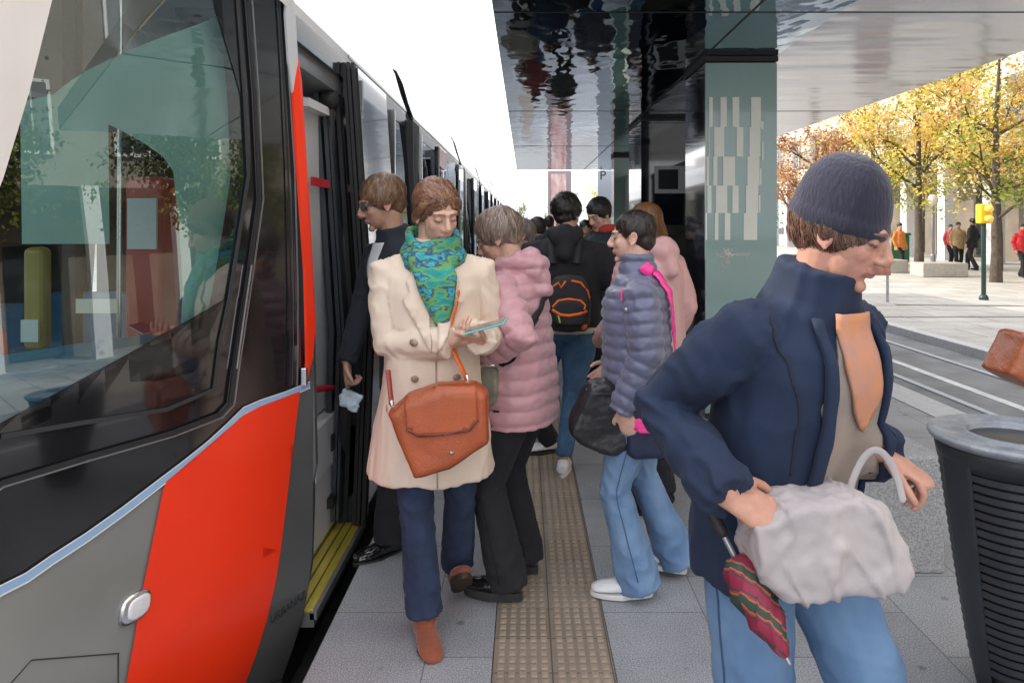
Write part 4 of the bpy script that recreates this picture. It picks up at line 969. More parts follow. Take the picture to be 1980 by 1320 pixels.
    def trousers(s, m, hem=0.075, thigh=0.092, knee=0.068, calf=None, wr=0.009, end=0.02, hip=.165, waist=1.02, name='trousers'):
        k = s.k; w = s.w; B = S(); calf = calf or (knee+hem)/2; ch = []
        B.rings([s.ringU(z, rx*w, ry, yo) for z, rx, ry, yo in ((.82, hip*.86, .10, 0), (.88, hip, .118, 0), (.95, hip, .125, -.005), (waist, hip*.88, .112, 0))])
        for nm in 'RL':
            h, kn, an = s.hipj[nm], s.kn[nm], s.an[nm]; e = an+(an-kn).normalized()*end*k
            B.tube([h, h*.6+kn*.4, h*.2+kn*.8, kn, kn*.5+an*.5, an*.9+kn*.1, e], [thigh*k*w, thigh*k*w*.97, (thigh*.3+knee*.7)*k, knee*k, calf*k, (hem*.9+calf*.1)*k, hem*k], n=16, ends=False)
            L1 = (h-kn).length; ch.append({'p': [h, kn, e], 'k': 'limb', 'bend': [L1, L1*2-0.08, 0.02], 'r': 1.0})
        o = s.garment(name, B, m, wr=wr, chains=ch, vx=s.vx*1.35)
        if s.face:
            sm = mat('seam_'+m.name, tuple(c*.6 for c in m.node_tree.nodes['Principled BSDF'].inputs['Base Color'].default_value[:3]), .8)
            for nm, sg in (('R', 1), ('L', -1)):
                Q = [s.hipj[nm]+V((.10*sg, 0, .02)), s.hipj[nm]*.5+s.kn[nm]*.5+V((.09*sg, 0, 0)), s.kn[nm]+V((.07*sg, 0, 0)), s.an[nm]+V((hem*sg, 0, .02))]
                s.strap('seam', [('w', *(s.M @ q)) for q in Q], .004, sm, o, off=.0012, thick=.0012)
        return o
    def shoes(s, m, sole, high=0.0, L=0.27, heel=0.02, w=0.047, lift=0.022):
        for nm in 'RL':
            an = s.an[nm]; yaw, pitch = s.ft[nm]; k = s.k
            M = s.M @ Matrix.Translation(an) @ Matrix.Rotation(yaw, 4, 'Z') @ Matrix.Rotation(-pitch, 4, 'X'); a = 0.085*k
            B = S()
            pr = [(-.062, .030, .030, .05), (-.05, .036, .040, .048), (-.015, .038, .048, .052), (.03, .040, .042, .045), (.07, .045, .033, .036), (.11, w, .027, .030), (.145, w*.95, .023, .026), (.172, w*.75, .018, .022), (.187, w*.4, .012, .018)]
            sc = L/.27
            B.rings([[M @ V((rx*math.cos(t), y*sc, -a+lift+hz_+(rz if math.sin(t) > 0 else hz_)*math.sin(t))) for t in [2*math.pi*q/18 for q in range(18)]] for y, rx, rz, hz_ in [(y, rx, rz*1.1, hz_*.5) for y, rx, rz, hz_ in pr]])
            B.tube([M @ V((0, -.006, -a+.05)), M @ V((0, .002, 0)), s.M @ (an+(s.kn[nm]-an).normalized()*high)] if high else [M @ V((0, -.012, -a+.05)), M @ V((0, -.010, -.012))], [.044*k, .048*k, .052*k] if high else [.036*k, .037*k], n=12)
            for v in B.v: pass
            co, nr, fs = remesh(B, 0.005 if s.face else 0.008, 4)
            nn_ = np.array([nz((c[0]*40, c[1]*40, c[2]*40))*0.0015 for c in co]); co = co+nr*nn_[:, None]
            sh_ = np_obj('shoe', co, fs, m, s.root)
            Z = S(); out = []
            for t in range(28):
                th = 2*math.pi*t/28; y = math.sin(th); x = math.cos(th); yy = (.063+y*.127)*sc; wd = (w*1.02 if y > 0 else .039)*(1-0.12*abs(y)) ; out.append((x*wd, yy))
            def zz_(y): return -a+(heel if y < .0 else heel*max(0, 1-y/.07)*0.6)
            top = [M @ V((x, y, max(-a+lift, -a+lift+0.0))) for x, y in out]; mid = [M @ V((x*1.03, y*1.01, -a+lift*.6)) for x, y in out]; bot = [M @ V((x, y, -a+0.001)) for x, y in out]
            Z.rings([bot, mid, top]); Z.out('sole', sole, sh_, smooth=False)
    def top(s, m, name='jacket', hem=0.80, hw=.185, hd=.14, chest=.175, cd=.135, waist=None, wd=None, sleeve=(.068, .062, .056, .050, .042), collar=0.04, quilt=None,
            wr=0.007, folds=0.0, shoulder=.0, qa=0.010, send=0.0, cw=.072, hood=False, xoff=0.0, vx=None, belly=0.0):
        k = s.k; w = s.w; waist = waist or (hw+chest)/2*0.97; wd = wd or (hd+cd)/2
        B = S(); R_ = []
        if hem < .86:
            n_ = max(2, int((.9-hem)/.08))
            for i in range(n_):
                z = hem+(.90-hem)*i/n_; f = (z-hem)/(.90-hem); R_.append((z, hw+(waist*1.05-hw)*f*.75, hd+(wd*1.05-hd)*f*.75, belly*.3))
        else: R_.append((hem, hw, hd, belly*.5))
        for z, rx, ry, yo in ((.95, waist*1.03, wd*1.03, belly), (1.06, waist, wd, belly), (1.18, (waist+chest)/2, (wd+cd)/2, belly*.6), (1.29, chest, cd, 0), (1.35, chest*.96+shoulder, cd*.90, -.006), (1.395, chest*.74+shoulder, cd*.70, -.012), (1.44, cw*1.12, cw*1.05, -.012), (1.455+collar*.5, cw, cw*.98, -.012), (1.46+collar, cw*.98, cw*.96, -.010)):
            if z > hem+.02: R_.append((z, rx, ry, yo))
        # skirt below the pelvis does not follow the lean
        B.rings([s.ringU(z, rx*w, ry, yo, xo=xoff*(z < .9)) for z, rx, ry, yo in R_]); ch = []
        a0, a1, a2, a3, a4 = sleeve
        for nm in 'RL':
            sg = 1 if nm == 'R' else -1; sh, el, wr_ = s.sh[nm], s.el[nm], s.wr[nm]; e = wr_+(wr_-el).normalized()*(0.012+send)*k
            pts = [s.U((0.09*sg*w, -.01, 1.372)), sh+(el-sh).normalized()*.030*k, sh*.5+el*.5, el, el*.5+wr_*.5, e]
            B.tube(pts, [a0*k*.78, a0*k*.92, a1*k, a2*k, a3*k, a4*k], n=16, ends=False)
            L1 = (sh-el).length; ch.append({'p': [sh, el, e], 'k': 'limb', 'bend': [L1, L1*1.9, 0.06], 'r': 0.62})
        ch.append({'p': [s.U((0, 0, .75)), s.U((0, 0, 1.4))], 'k': 'torso', 'r': 1.6})
        if hood:
            B.tube([s.U((-.085, .015, 1.455)), s.U((-.075, -.075, 1.47)), s.U((-.03, -.125, 1.435)), s.U((.03, -.125, 1.435)), s.U((.075, -.075, 1.47)), s.U((.085, .015, 1.455))], [.028*k, .045*k, .058*k, .058*k, .045*k, .028*k], n=14)
            B.tube([s.U((0, -.10, 1.46)), s.U((0, -.155, 1.33))], [.07*k, .045*k], n=14)
        o = s.garment(name, B, m, quilt=quilt, wr=wr, chains=ch, hemz=(hem*k-s.drop), folds=folds, qa=qa, vx=vx)
        s.bvh = BVHTree.FromPolygons([V(q) for q in s.last[0]], s.last[1]); return o
    def patch(s, name, poly, m, parent, y=0.5, off=0.006, thick=0.004, step=0.02, frombehind=False):
        """flat cloth piece laid on the garment: poly in body (x, z) for a 1.70 m figure"""
        bm = bmesh.new(); bm.faces.new([bm.verts.new((a, b, 0)) for a, b in poly]); bmesh.ops.triangulate(bm, faces=bm.faces[:])
        xs = [p[0] for p in poly]; zs = [p[1] for p in poly]
        for k_ in range(int(min(xs)/step)-1, int(max(xs)/step)+2): bmesh.ops.bisect_plane(bm, geom=bm.verts[:]+bm.edges[:]+bm.faces[:], plane_co=(k_*step, 0, 0), plane_no=(1, 0, 0), dist=1e-5)
        for k_ in range(int(min(zs)/step)-1, int(max(zs)/step)+2): bmesh.ops.bisect_plane(bm, geom=bm.verts[:]+bm.edges[:]+bm.faces[:], plane_co=(0, k_*step, 0), plane_no=(0, 1, 0), dist=1e-5)
        sg = -1 if frombehind else 1
        for v in bm.verts:
            o = s.M @ s.U((v.co.x, y*sg, v.co.y)); t = s.M @ s.U((v.co.x, 0, v.co.y)); d = (t-o).normalized(); h = s.bvh.ray_cast(o, d, 2)
            v.co = (h[0]-d*off) if h[0] else t
        bmesh.ops.recalc_face_normals(bm, faces=bm.faces[:]); bm.verts.index_update()
        ob = obj(name, [v.co for v in bm.verts], [[v.index for v in f.verts] for f in bm.faces], m, parent, smooth=True); bm.free()
        md = ob.modifiers.new('t', 'SOLIDIFY'); md.thickness = thick; md.offset = 0; return ob
    def strap(s, name, pts, width, m, parent=None, off=0.004, thick=0.003, body=True, origin=None, n=14):
        """ribbon following the clothes through pts (body coordinates or world Vectors with 'w')"""
        P_ = [V(p[1:]) if p[0] == 'w' else s.M @ s.U(p) for p in pts]; Q = []
        for a, b in zip(P_[:-1], P_[1:]):
            for i in range(n): Q.append(a.lerp(b, i/n))
        Q.append(P_[-1]); res = []
        for q in Q:
            h = s.bvh.find_nearest(q, 0.16)
            if h[0] is not None: res.append((h[0]+h[1]*off, h[1]))
            else: res.append((q, None))
        last = V((0, 0, 1)); vs = []
        for _ in range(3):
            res = [res[0]]+[((res[i-1][0]+res[i][0]*2+res[i+1][0])/4, res[i][1]) for i in range(1, len(res)-1)]+[res[-1]]
        for i, (q, nn_) in enumerate(res):
            if nn_ is not None:
                h = s.bvh.find_nearest(q, 0.05)
                if h[0] is not None and (q-h[0]).dot(h[1]) < off: q = h[0]+h[1]*off
            t = (res[min(i+1, len(res)-1)][0]-res[max(0, i-1)][0]).normalized(); nn_ = nn_ or last; last = nn_
            side = t.cross(nn_).normalized(); vs += [q-side*width/2, q+side*width/2]
        fs = [(2*i, 2*i+1, 2*i+3, 2*i+2) for i in range(len(res)-1)]
        ob = obj(name, vs, fs, m, parent, origin=origin or tuple(res[0][0]), smooth=True); md = ob.modifiers.new('t', 'SOLIDIFY'); md.thickness = thick; md.offset = 1
        return ob
    # ---------------- hair
    def hair(s, style='short', col=(0.05, 0.03, 0.02), col2=None, n=1500, seed=1, vx=0.006, under=False):
        rs = random.Random(seed); H = s.HM; k = s.k; B = S(); col2 = col2 or tuple(c*1.9 for c in col)
        c0 = V((0, -.022, .043)); r0 = V((.083, .100, .090))
        if style in ('crop', 'short'): r0 = V((.0805, .0985, .0875)) if style == 'crop' else V((.086, .104, .093))
        if style == 'curly': r0 = V((.092, .108, .102))
        if style == 'puffy': r0 = V((.092, .112, .100)); c0 = V((0, -.024, .045))
        if style == 'tail': r0 = V((.0835, .1015, .0885)); c0 = V((0, -.026, .043))
        if under: r0 = V((.084, .102, .078)); c0 = V((0, -.022, .022))
        B.ell(tuple(c0), tuple(r0), H, 28, 18)
        B.ell((0, -.055, -.01), (.066, .058, .062), H, 20, 14)
        for g in (-1, 1):
            if style in ('short', 'puffy', 'curly'): B.ell((g*.068, -.012, .022), (.016, .036, .034), H)
            if style == 'bob':
                B.tube([H @ V((g*.06, .01, .07)), H @ V((g*.084, -.005, .0)), H @ V((g*.080, -.015, -.08)), H @ V((g*.07, -.02, -.12))], [.03*k, .028*k, .028*k, .018*k], n=12)
        if style == 'bob': B.tube([H @ V((0, -.06, .03)), H @ V((0, -.085, -.06)), H @ V((0, -.08, -.13))], [(.075*k, .04*k), (.08*k, .035*k), (.07*k, .025*k)], flat=(s.HM.to_3x3() @ V((1, 0, 0))), n=16)
        if style == 'tail':
            for g in (-1, 1): B.tube([H @ V((g*.045, .055, .075)), H @ V((g*.074, .022, .040)), H @ V((g*.079, -.005, .005)), H @ V((g*.070, -.035, -.030))], [.012*k, .020*k, .022*k, .020*k], n=10)
            B.ell((0, -.115, .03), (.026, .024, .026), H)
            B.tube([H @ V((0, -.12, .03)), H @ V((0, -.145, -.02)), H @ V((0, -.13, -.10)), H @ V((0, -.11, -.17))], [.018*k, .026*k, .024*k, .008*k], n=12)
        co, nr, fs = remesh(B, vx, 3)
        Hi = s.HM.inverted(); hi = np.array(Hi); q = (np.c_[co, np.ones(len(co))]@hi.T)[:, :3]
        dsp = []; cl = []
        for i, p in enumerate(q):
            a = nz((p[0]*45, p[1]*45, p[2]*12)) if style != 'curly' else nz((p[0]*38, p[1]*38, p[2]*38)); b = nz((p[0]*110, p[1]*110, p[2]*30))
            dsp.append(a*(.004 if style != 'curly' else .008)+b*.0015); f = max(0, min(1, .5+a*.8+b*.5)); cl.append([col[j]*(1-f)+col2[j]*f for j in range(3)])
        co = co+nr*np.array(dsp)[:, None]*k; vs = [tuple(c) for c in co]; fs = list(fs)
        cap = BVHTree.FromPolygons([V(v) for v in vs], fs)
        crown = V((0, -.07, .13)); fl = {'crop': .022, 'short': .055, 'puffy': .06, 'curly': .05, 'tail': .10, 'bob': .13}.get(style, .05)
        for i in range(n):
            th = rs.uniform(0, 2*math.pi); ph = math.acos(rs.uniform(-.35, 1)); p = V((math.sin(ph)*math.cos(th)*r0.x, math.sin(ph)*math.sin(th)*r0.y, math.cos(ph)*r0.z))+c0
            h = cap.find_nearest(H @ p, 0.2)
            if h[0] is None: continue
            p = h[0]; nn_ = h[1]; ln = fl*k*rs.uniform(.6, 1.2); st = 6; pts = []; lift = rs.uniform(.0005, .0055 if style != 'curly' else .012)*k
            cw = H @ crown; jit = V((rs.gauss(0, 1), rs.gauss(0, 1), rs.gauss(0, 1)))*(.25 if style not in ('curly',) else 1.2)
            for j in range(st+1):
                pts.append((p+nn_*(lift*(1 if style != 'crop' else .7)+(.0025*j/st if style in ('short', 'puffy') else 0)), nn_))
                d = (p-cw); up = V((0, 0, -1)) if style != 'tail' else (H @ V((0, -.12, .03))-p)
                d = d.normalized()*(.8 if style != 'tail' else 0)+up*(0.8 if style != 'tail' else 8)+jit+V((nz((p.x*30, p.y*30, j+i*.01)), nz((p.y*30, p.z*30, j)), 0))*(.5 if style != 'curly' else 2.2)
                d = d-nn_*d.dot(nn_)
                if d.length < 1e-6: break
                p = p+d.normalized()*ln/st; h = cap.find_nearest(p, 0.1)
                if h[0] is None: break
                p = h[0]; nn_ = h[1]
            tip = Hi @ pts[-1][0]
            if tip.y > .062 and tip.z < .045+rs.random()*.02: continue
            if under and (Hi @ pts[0][0]).z > .048: continue
            if len(pts) < 3: continue
            w0 = rs.uniform(.0012, .0026)*k; f = rs.random(); gq = rs.uniform(.6, 1.45); cc = [min(1, (col[j]*(1-f)+col2[j]*f)*gq) for j in range(3)]; b = len(vs)
            for j, (p_, n_) in enumerate(pts):
                t = (pts[min(j+1, len(pts)-1)][0]-pts[max(0, j-1)][0]); sd_ = t.cross(n_)
                sd_ = sd_.normalized() if sd_.length > 1e-9 else V((1, 0, 0)); w_ = w0*(1-.75*j/len(pts)); vs += [tuple(p_-sd_*w_), tuple(p_+sd_*w_)]; cl += [cc, cc]
            for j in range(len(pts)-1): fs.append((b+2*j, b+2*j+1, b+2*j+3, b+2*j+2))
        Mn = np.array(s.M); w = (np.c_[np.array(vs), np.ones(len(vs))]@Mn.T)[:, :3]
        return np_obj('hair', w, fs, M_hair, s.root, cols=np.clip(np.array(cl), 0, 1))
def blob_bag(name, outline, th, M, m, parent=None, origin=(0, 0, 0), vx=0.006, sm=8, infl=0.6, wr=0.002):
    """soft bag: outline (x,z) in M's plane, thickness along M's y, fuller in the middle"""
    B = S(); n = len(outline); cx = sum(p[0] for p in outline)/n; cz = sum(p[1] for p in outline)/n
    prof = [(-1, .55), (-.9, .82), (-.55, .97), (0, 1.0), (.55, .97), (.9, .82), (1, .55)]
    B.rings([[M @ V((cx+(x-cx)*(1-(1-q)*.35), y*th/2, cz+(z-cz)*(1-(1-q)*.35))) for x, z in outline] for y, q in prof])
    co, nr, fs = remesh(B, vx, sm)
    d = np.array([nz((c[0]*12, c[1]*12, c[2]*12))*wr*2+nz((c[0]*40, c[1]*40, c[2]*40))*wr*.5 for c in co]); co = co+nr*d[:, None]
    o = np_obj(name, co, fs, m, parent, origin=origin); o_b = BVHTree.FromPolygons([V(c) for c in co], fs); return o, o_b
def Fm(o, fwd, up=(0, 0, 1)):
    """frame at o: y along fwd, z near up"""
    f = V(fwd).normalized(); u = V(up); x = f.cross(u).normalized(); z = x.cross(f)
    return Matrix(((x.x, f.x, z.x, o[0]), (x.y, f.y, z.y, o[1]), (x.z, f.z, z.z, o[2]), (0, 0, 0, 1)))
def decal(name, poly, M, bvh, m, parent, off=0.003, thick=0.002, step=0.02, side=-1):
    bm = bmesh.new(); bm.faces.new([bm.verts.new((a, b, 0)) for a, b in poly]); bmesh.ops.triangulate(bm, faces=bm.faces[:])
    xs = [p[0] for p in poly]; zs = [p[1] for p in poly]
    for k_ in range(int(min(xs)/step)-1, int(max(xs)/step)+2): bmesh.ops.bisect_plane(bm, geom=bm.verts[:]+bm.edges[:]+bm.faces[:], plane_co=(k_*step, 0, 0), plane_no=(1, 0, 0), dist=1e-5)
    for k_ in range(int(min(zs)/step)-1, int(max(zs)/step)+2): bmesh.ops.bisect_plane(bm, geom=bm.verts[:]+bm.edges[:]+bm.faces[:], plane_co=(0, k_*step, 0), plane_no=(0, 1, 0), dist=1e-5)
    d = (M.to_3x3() @ V((0, -side, 0))).normalized(); lastp = None
    for v in bm.verts:
        h = bvh.ray_cast(M @ V((v.co.x, side*1.0, v.co.y)), d, 3)
        v.co = h[0]-d*off if h[0] else M @ V((v.co.x, side*.03, v.co.y))
    bmesh.ops.recalc_face_normals(bm, faces=bm.faces[:]); bm.verts.index_update()
    ob = obj(name, [v.co for v in bm.verts], [[v.index for v in f.verts] for f in bm.faces], m, parent, smooth=True); bm.free()
    md = ob.modifiers.new('t', 'SOLIDIFY'); md.thickness = thick; md.offset = 0; return ob
# ------------------------------------------------------------------ who stands where
denim_d = fabric('dark_blue_denim', (0.012, 0.022, 0.055), col2=(0.025, 0.045, 0.10), weave=700)
denim_l = fabric('light_blue_denim', (0.11, 0.20, 0.36), col2=(0.20, 0.32, 0.50), weave=700, vscale=7)
denim_m = fabric('mid_blue_denim', (0.04, 0.10, 0.20), col2=(0.08, 0.17, 0.30), weave=700, vscale=9)
beige = fabric('beige_gabardine', (0.66, 0.53, 0.43), col2=(0.74, 0.61, 0.50), weave=900, vscale=5)
pinkq = mat('dusty_pink_nylon', (0.50, 0.27, 0.30), 0.42, var=0.06, bump=0.12, bscale=45, sheen=0.2)
purq = mat('slate_purple_nylon', (0.115, 0.125, 0.20), 0.36, var=0.12, bump=0.15, bscale=45, sheen=0.2)
blackf = fabric('black_cloth', (0.012, 0.012, 0.016)); navyf = fabric('navy_cloth', (0.006, 0.015, 0.042), col2=(0.010, 0.024, 0.062), vscale=6); darkn = fabric('dark_navy_cloth', (0.012, 0.015, 0.025))
tan = mat('tan_leather', (0.40, 0.085, 0.025), 0.34, var=0.15, vscale=6, bump=0.35, bscale=260, coat=0.2)
rustb = mat('rust_suede', (0.24, 0.06, 0.025), 0.7, var=0.2, vscale=12, bump=0.3, bscale=200, sheen=0.3)
wsh = mat('white_leather', (0.72, 0.72, 0.74), 0.4, var=0.04, bump=0.1); wsole = mat('white_rubber', (0.70, 0.70, 0.70), 0.6)
bpat = mat('black_patent_leather', (0.01, 0.01, 0.012), 0.12, coat=1, bump=0.15, bscale=30)
pink = mat('hot_pink_webbing', (0.85, 0.05, 0.30), 0.5, bump=0.2, bscale=300)
orange = mat('orange_piping', (0.80, 0.14, 0.02), 0.5)
TEST = globals().get('TEST_ONLY')
# ---- 1 beige coat
def p1():
    Y = 2.78; loc = (P(836, 1200, Y).x, Y, 0)
    p = Person(loc, 180+10, 1.72, lean=3, head=(22, 22, 4), w=1.02,
               R_={'at': P(868, 664, Y-.20), 'pole': (.7, -.4, -1), 'dir': (.95, -.10, .12), 'palm': (0, .2, 1), 'curl': 38},
               L_={'at': P(930, 655, Y-.22), 'pole': (-.15, -.3, -1), 'dir': (-.55, -.65, .25), 'palm': (.3, .2, 1), 'curl': 42},
               Rf={'at': P(822, 1200, Y-.05), 'yaw': 8, 'pitch': 2}, Lf={'at': P(884, 1128, Y+.30), 'yaw': 4, 'pitch': -38, 'pole': (-.75, .8, 0)}, voxel=0.006,
               label='woman in a beige coat and teal scarf reading her phone beside the tram')
    p.body(closed=True, tone=(.60, .37, .28), brow=(.22, .12, .08)); p.hair('tail', (0.11, 0.045, 0.025), (0.28, 0.14, 0.08), 3200)
    p.trousers(denim_d, hem=.068, knee=.062, thigh=.088, end=-.02); p.shoes(rustb, mat('dark_sole', (0.05, 0.03, 0.02), 0.7), high=.09)
    c = p.top(beige, 'coat', hem=.60, hw=.232, hd=.18, chest=.185, cd=.140, waist=.172, sleeve=(.074, .070, .066, .062, .056), folds=.016, wr=.009, collar=.02, send=.0)
    lap = fabric('beige_lapel', (0.70, 0.565, 0.46), weave=900)
    p.patch('lapel', [(.015, 1.10), (.075, 1.20), (.115, 1.27), (.085, 1.30), (.10, 1.33), (.055, 1.42), (.035, 1.40), (.02, 1.25)], lap, c, off=.010, thick=.006)
    p.patch('lapel', [(-.005, 1.10), (-.065, 1.20), (-.105, 1.27), (-.075, 1.30), (-.09, 1.33), (-.055, 1.42), (-.035, 1.40), (-.012, 1.25)], lap, c, off=.010, thick=.006)
    p.patch('front_edge', [(-.012, .60), (-.006, .60), (-.002, 1.10), (-.008, 1.10)], fabric('coat_seam', (0.40, 0.30, 0.23)), c, off=.002, thick=.002, step=.05)
    bt_ = mat('horn_button', (0.32, 0.24, 0.18), 0.3)
    for x, z in ((.075, 1.13), (-.085, 1.13), (.07, .99), (-.08, .99)):
        p.patch('button', [(x+.013*math.cos(t*math.pi/5), z+.013*math.sin(t*math.pi/5)) for t in range(10)], bt_, c, off=.007, thick=.006, step=.05)
    p.patch('pocket_flap', [(.08, .84), (.17, .86), (.17, .885), (.08, .865)], lap, c, off=.006)
    # scarf
    scm = mat('teal_scarf_print', (0.01, 0.22, 0.20), 0.8, col2=(0.03, 0.05, 0.16), vscale=14, stretch=(1, 1, 2.2), bump=0.4, bscale=60, bdist=.004)
    nt_, n_, l_ = nodes(scm); 
    for q in n_:
        if q.type == 'VALTORGB':
            cr = q.color_ramp; cr.elements[0].position = .30; cr.elements[1].position = .66
            for pos, cc in ((.40, (.02, .30, .27)), (.47, (.16, .34, .06)), (.53, (.02, .05, .16)), (.59, (.05, .40, .42))):
                e = cr.elements.new(pos); e.color = (*cc, 1)
    B = S(); k = p.k
    for j, (r, z, t) in enumerate(((.085, 1.455, .032), (.100, 1.42, .036), (.088, 1.485, .026))):
        pts = [p.U((r*math.cos(a), r*.92*math.sin(a)-.005+.02*(math.sin(a) > 0), z-.028*math.sin(a)+.012*math.sin(3*a+j))) for a in [2*math.pi*q/20 for q in range(20)]]
        rr = []
        for i in range(20):
            a = pts[i-1]; b = pts[(i+1) % 20]; tt = (b-a).normalized(); u = V((0, 0, 1)); u = (u-tt*u.dot(tt)).normalized(); v = tt.cross(u)
            rr.append([pts[i]+u*t*k*(1+.25*nz((i*.9, j, q*.5)))*math.cos(2*math.pi*q/12)+v*t*.75*k*(1+.3*nz((i*.8, j+5, q)))*math.sin(2*math.pi*q/12) for q in range(12)])
        B.rings(rr, closed=True, cap=False)
    B.tube([p.U((.02, .10, 1.42)), p.U((-.01, .155, 1.34)), p.U((-.02, .165, 1.24)), p.U((-.03, .168, 1.16))], [(.075*k, .03*k), (.075*k, .024*k), (.045*k, .02*k), (.012*k, .01*k)], flat=(1, 0, 0), n=14)
    p.garment('scarf', B, scm, wr=.009, vx=.007, smooth=3)
    # handbag
    M = Fm(P(850, 822, Y-.30), (-.05, 1, 0.0), (.18, 0, 1))
    f = Y-.30; sc = f/F
    o2 = [(x*sc, -z*sc) for x, z in ((-98, -28), (-62, -62), (0, -82), (70, -84), (94, -66), (96, 30), (20, 78), (-48, 96))]
    hb_ = empty('handbag', tuple(P(850, 822, f)), 'large tan leather saddle handbag hanging in front of the beige coat', 'handbag')
    pts2 = []
    for i in range(len(o2)):
        a, b = o2[i], o2[(i+1) % len(o2)]; pts2 += [a, ((a[0]*2+b[0])/3, (a[1]*2+b[1])/3), ((a[0]+b[0]*2)/3, (a[1]+b[1]*2)/3)]
    cx = 0
    M0 = Fm(P(850, 822, f), (-.05, 1, 0.0))
    bg_, bv = blob_bag('bag_body', pts2, .13, M0, tan, hb_, vx=.005, sm=6)
    fl = [(x*sc, -z*sc) for x, z in ((-64, -60), (0, -82), (70, -84), (74, -20), (60, -2), (10, 6), (-38, 8), (-58, -4))]
    decal('flap', fl, M0, bv, tan, hb_, off=.007, thick=.006)
    decal('flap_seam', [(x*sc, -z*sc) for x, z in ((-60, -4), (-38, 10), (10, 8), (60, 0), (76, -20), (72, -22), (58, -5), (10, 3), (-38, 5), (-56, -7))], M0, bv, mat('dark_tan_edge', (0.15, 0.03, 0.012), 0.5), hb_, off=.010, thick=.004)
    decal('emblem', [(x*sc, -z*sc) for x, z in ((20, 40), (24, 38), (28, 40), (30, 38), (28, 43), (22, 43))], M0, bv, M_metal, hb_, off=.004, thick=.003)
    decal('seam', [(x*sc, -z*sc) for x, z in ((-44, 90), (20, 73), (93, 26), (92, 30), (20, 77), (-44, 94))], M0, bv, MC['dark_tan_edge'], hb_, off=.002, thick=.002)
    rg = mat('red_strap_leather', (0.28, 0.04, 0.03), 0.4)
    l1 = P(755, 790, f+.03); l2 = P(905, 745, f+.03)
    p.strap('shoulder_strap', [('w', *P(750, 715, f+.10)), ('w', *P(757, 782, f+.06))], .018, rg, hb_, off=.006)
    p.strap('shoulder_strap', [('w', *P(896, 560, f+.12)), ('w', *P(900, 640, f+.12)), ('w', *P(903, 735, f+.06))], .016, orange, hb_, off=.010)
    for q in (P(757, 788, f+.05), P(903, 738, f+.05)):
        S().tube([q+V((.0, 0, .02)), q+V((.006, 0, 0)), q+V((0, 0, -.025))], .008).out('ring', M_chrome, hb_, smooth=True)
    # phone
    Mp = Fm(P(942, 634, Y-.33), (.35, .3, .55), (.95, -.25, .42)); 
    Mp = Matrix.Translation(P(940, 630, Y-.34)) @ Matrix.Rotation(R(-12), 4, 'Z') @ Matrix.Rotation(R(-16), 4, 'Y') @ Matrix.Rotation(R(8), 4, 'X')
    ph = S().rbox(-.072, .072, -.036, .036, -.005, .003, .004, Mp).out('phone', mat('mint_phone_case', (0.16, 0.50, 0.47), 0.4), None, origin=tuple(P(940, 630, Y-.34)))
    tag(ph, 'phone in a mint green case held by the woman in the beige coat', 'phone')
    S().box(-.068, .068, -.033, .033, .0032, .0042, Mp).out('screen', mat('phone_screen', (0.02, 0.03, 0.04), 0.08, coat=1), ph)
# ---- 2 man stepping out behind her
def p2_():
    Y = 3.42; loc = (P(806, 1000, Y).x+.0, Y+.03, 0)
    p = Person(loc, 180-52, 1.79, lean=15, head=(-14, 16, 0), w=1.0, R_={'at': P(662, 730, Y-.16), 'pole': (1, -1, 0), 'dir': (.1, -.25, -1), 'palm': (1, 0, 0), 'curl': 55},
               Rf={'at': P(752, 1068, 3.42), 'yaw': 0}, Lf={'at': (P(800, 1060, 3.7).x, 3.72, .09), 'yaw': 5, 'pitch': -10}, label='man with short brown hair in a dark coat stepping out of the tram door')
    p.body(closed=True, tone=(.42, .24, .17)); p.hair('short', (0.09, 0.045, 0.025), (0.24, 0.14, 0.08), 2200, seed=4)
    p.trousers(blackf); p.shoes(bpat, M_rubber); c = p.top(darkn, 'coat', hem=.72, hw=.20, hd=.15, chest=.185, cd=.14, collar=.02)
    p.patch('shirt_front', [(-.03, 1.30), (0, 1.22), (.03, 1.30), (.05, 1.43), (-.05, 1.43)], mat('pale_shirt', (.6, .62, .66), .8), c, off=.006)
    sg_ = S(); W = p.WHM
    for g in (-1, 1): sg_.tube([W @ V((g*.012, .094, .004)), W @ V((g*.05, .084, .006))], [(.014, .003)]*2, flat=W.to_3x3() @ V((0, 0, 1)), n=10).tube([W @ V((g*.055, .082, .010)), W @ V((g*.079, .0, .008))], .0025, n=6)
    sg_.tube([W @ V((-.014, .096, .008)), W @ V((.014, .096, .008))], .0025, n=6); sg_.out('sunglasses', mat('dark_lens', (.01, .01, .012), .05, coat=1), p.root, smooth=True)
    q = P(678, 768, Y-.15); Mq = Matrix.Translation(q) @ Matrix.Rotation(R(25), 4, 'Y')
    B = S().rbox(-.045, .05, -.012, .012, -.035, .03, .008, Mq).rbox(-.03, .055, -.02, .0, -.05, -.01, .008, Mq)
    co, nr, fs = remesh(B, .005, 3); d = np.array([nz((a[0]*50, a[1]*50, a[2]*50))*.008 for a in co])
    tag(np_obj('paper_tissue', co+nr*d[:, None], fs, mat('pale_blue_paper', (.55, .66, .75), .8), None, origin=tuple(q)), 'crumpled pale blue tissue held by the man in the tram door', 'tissue')
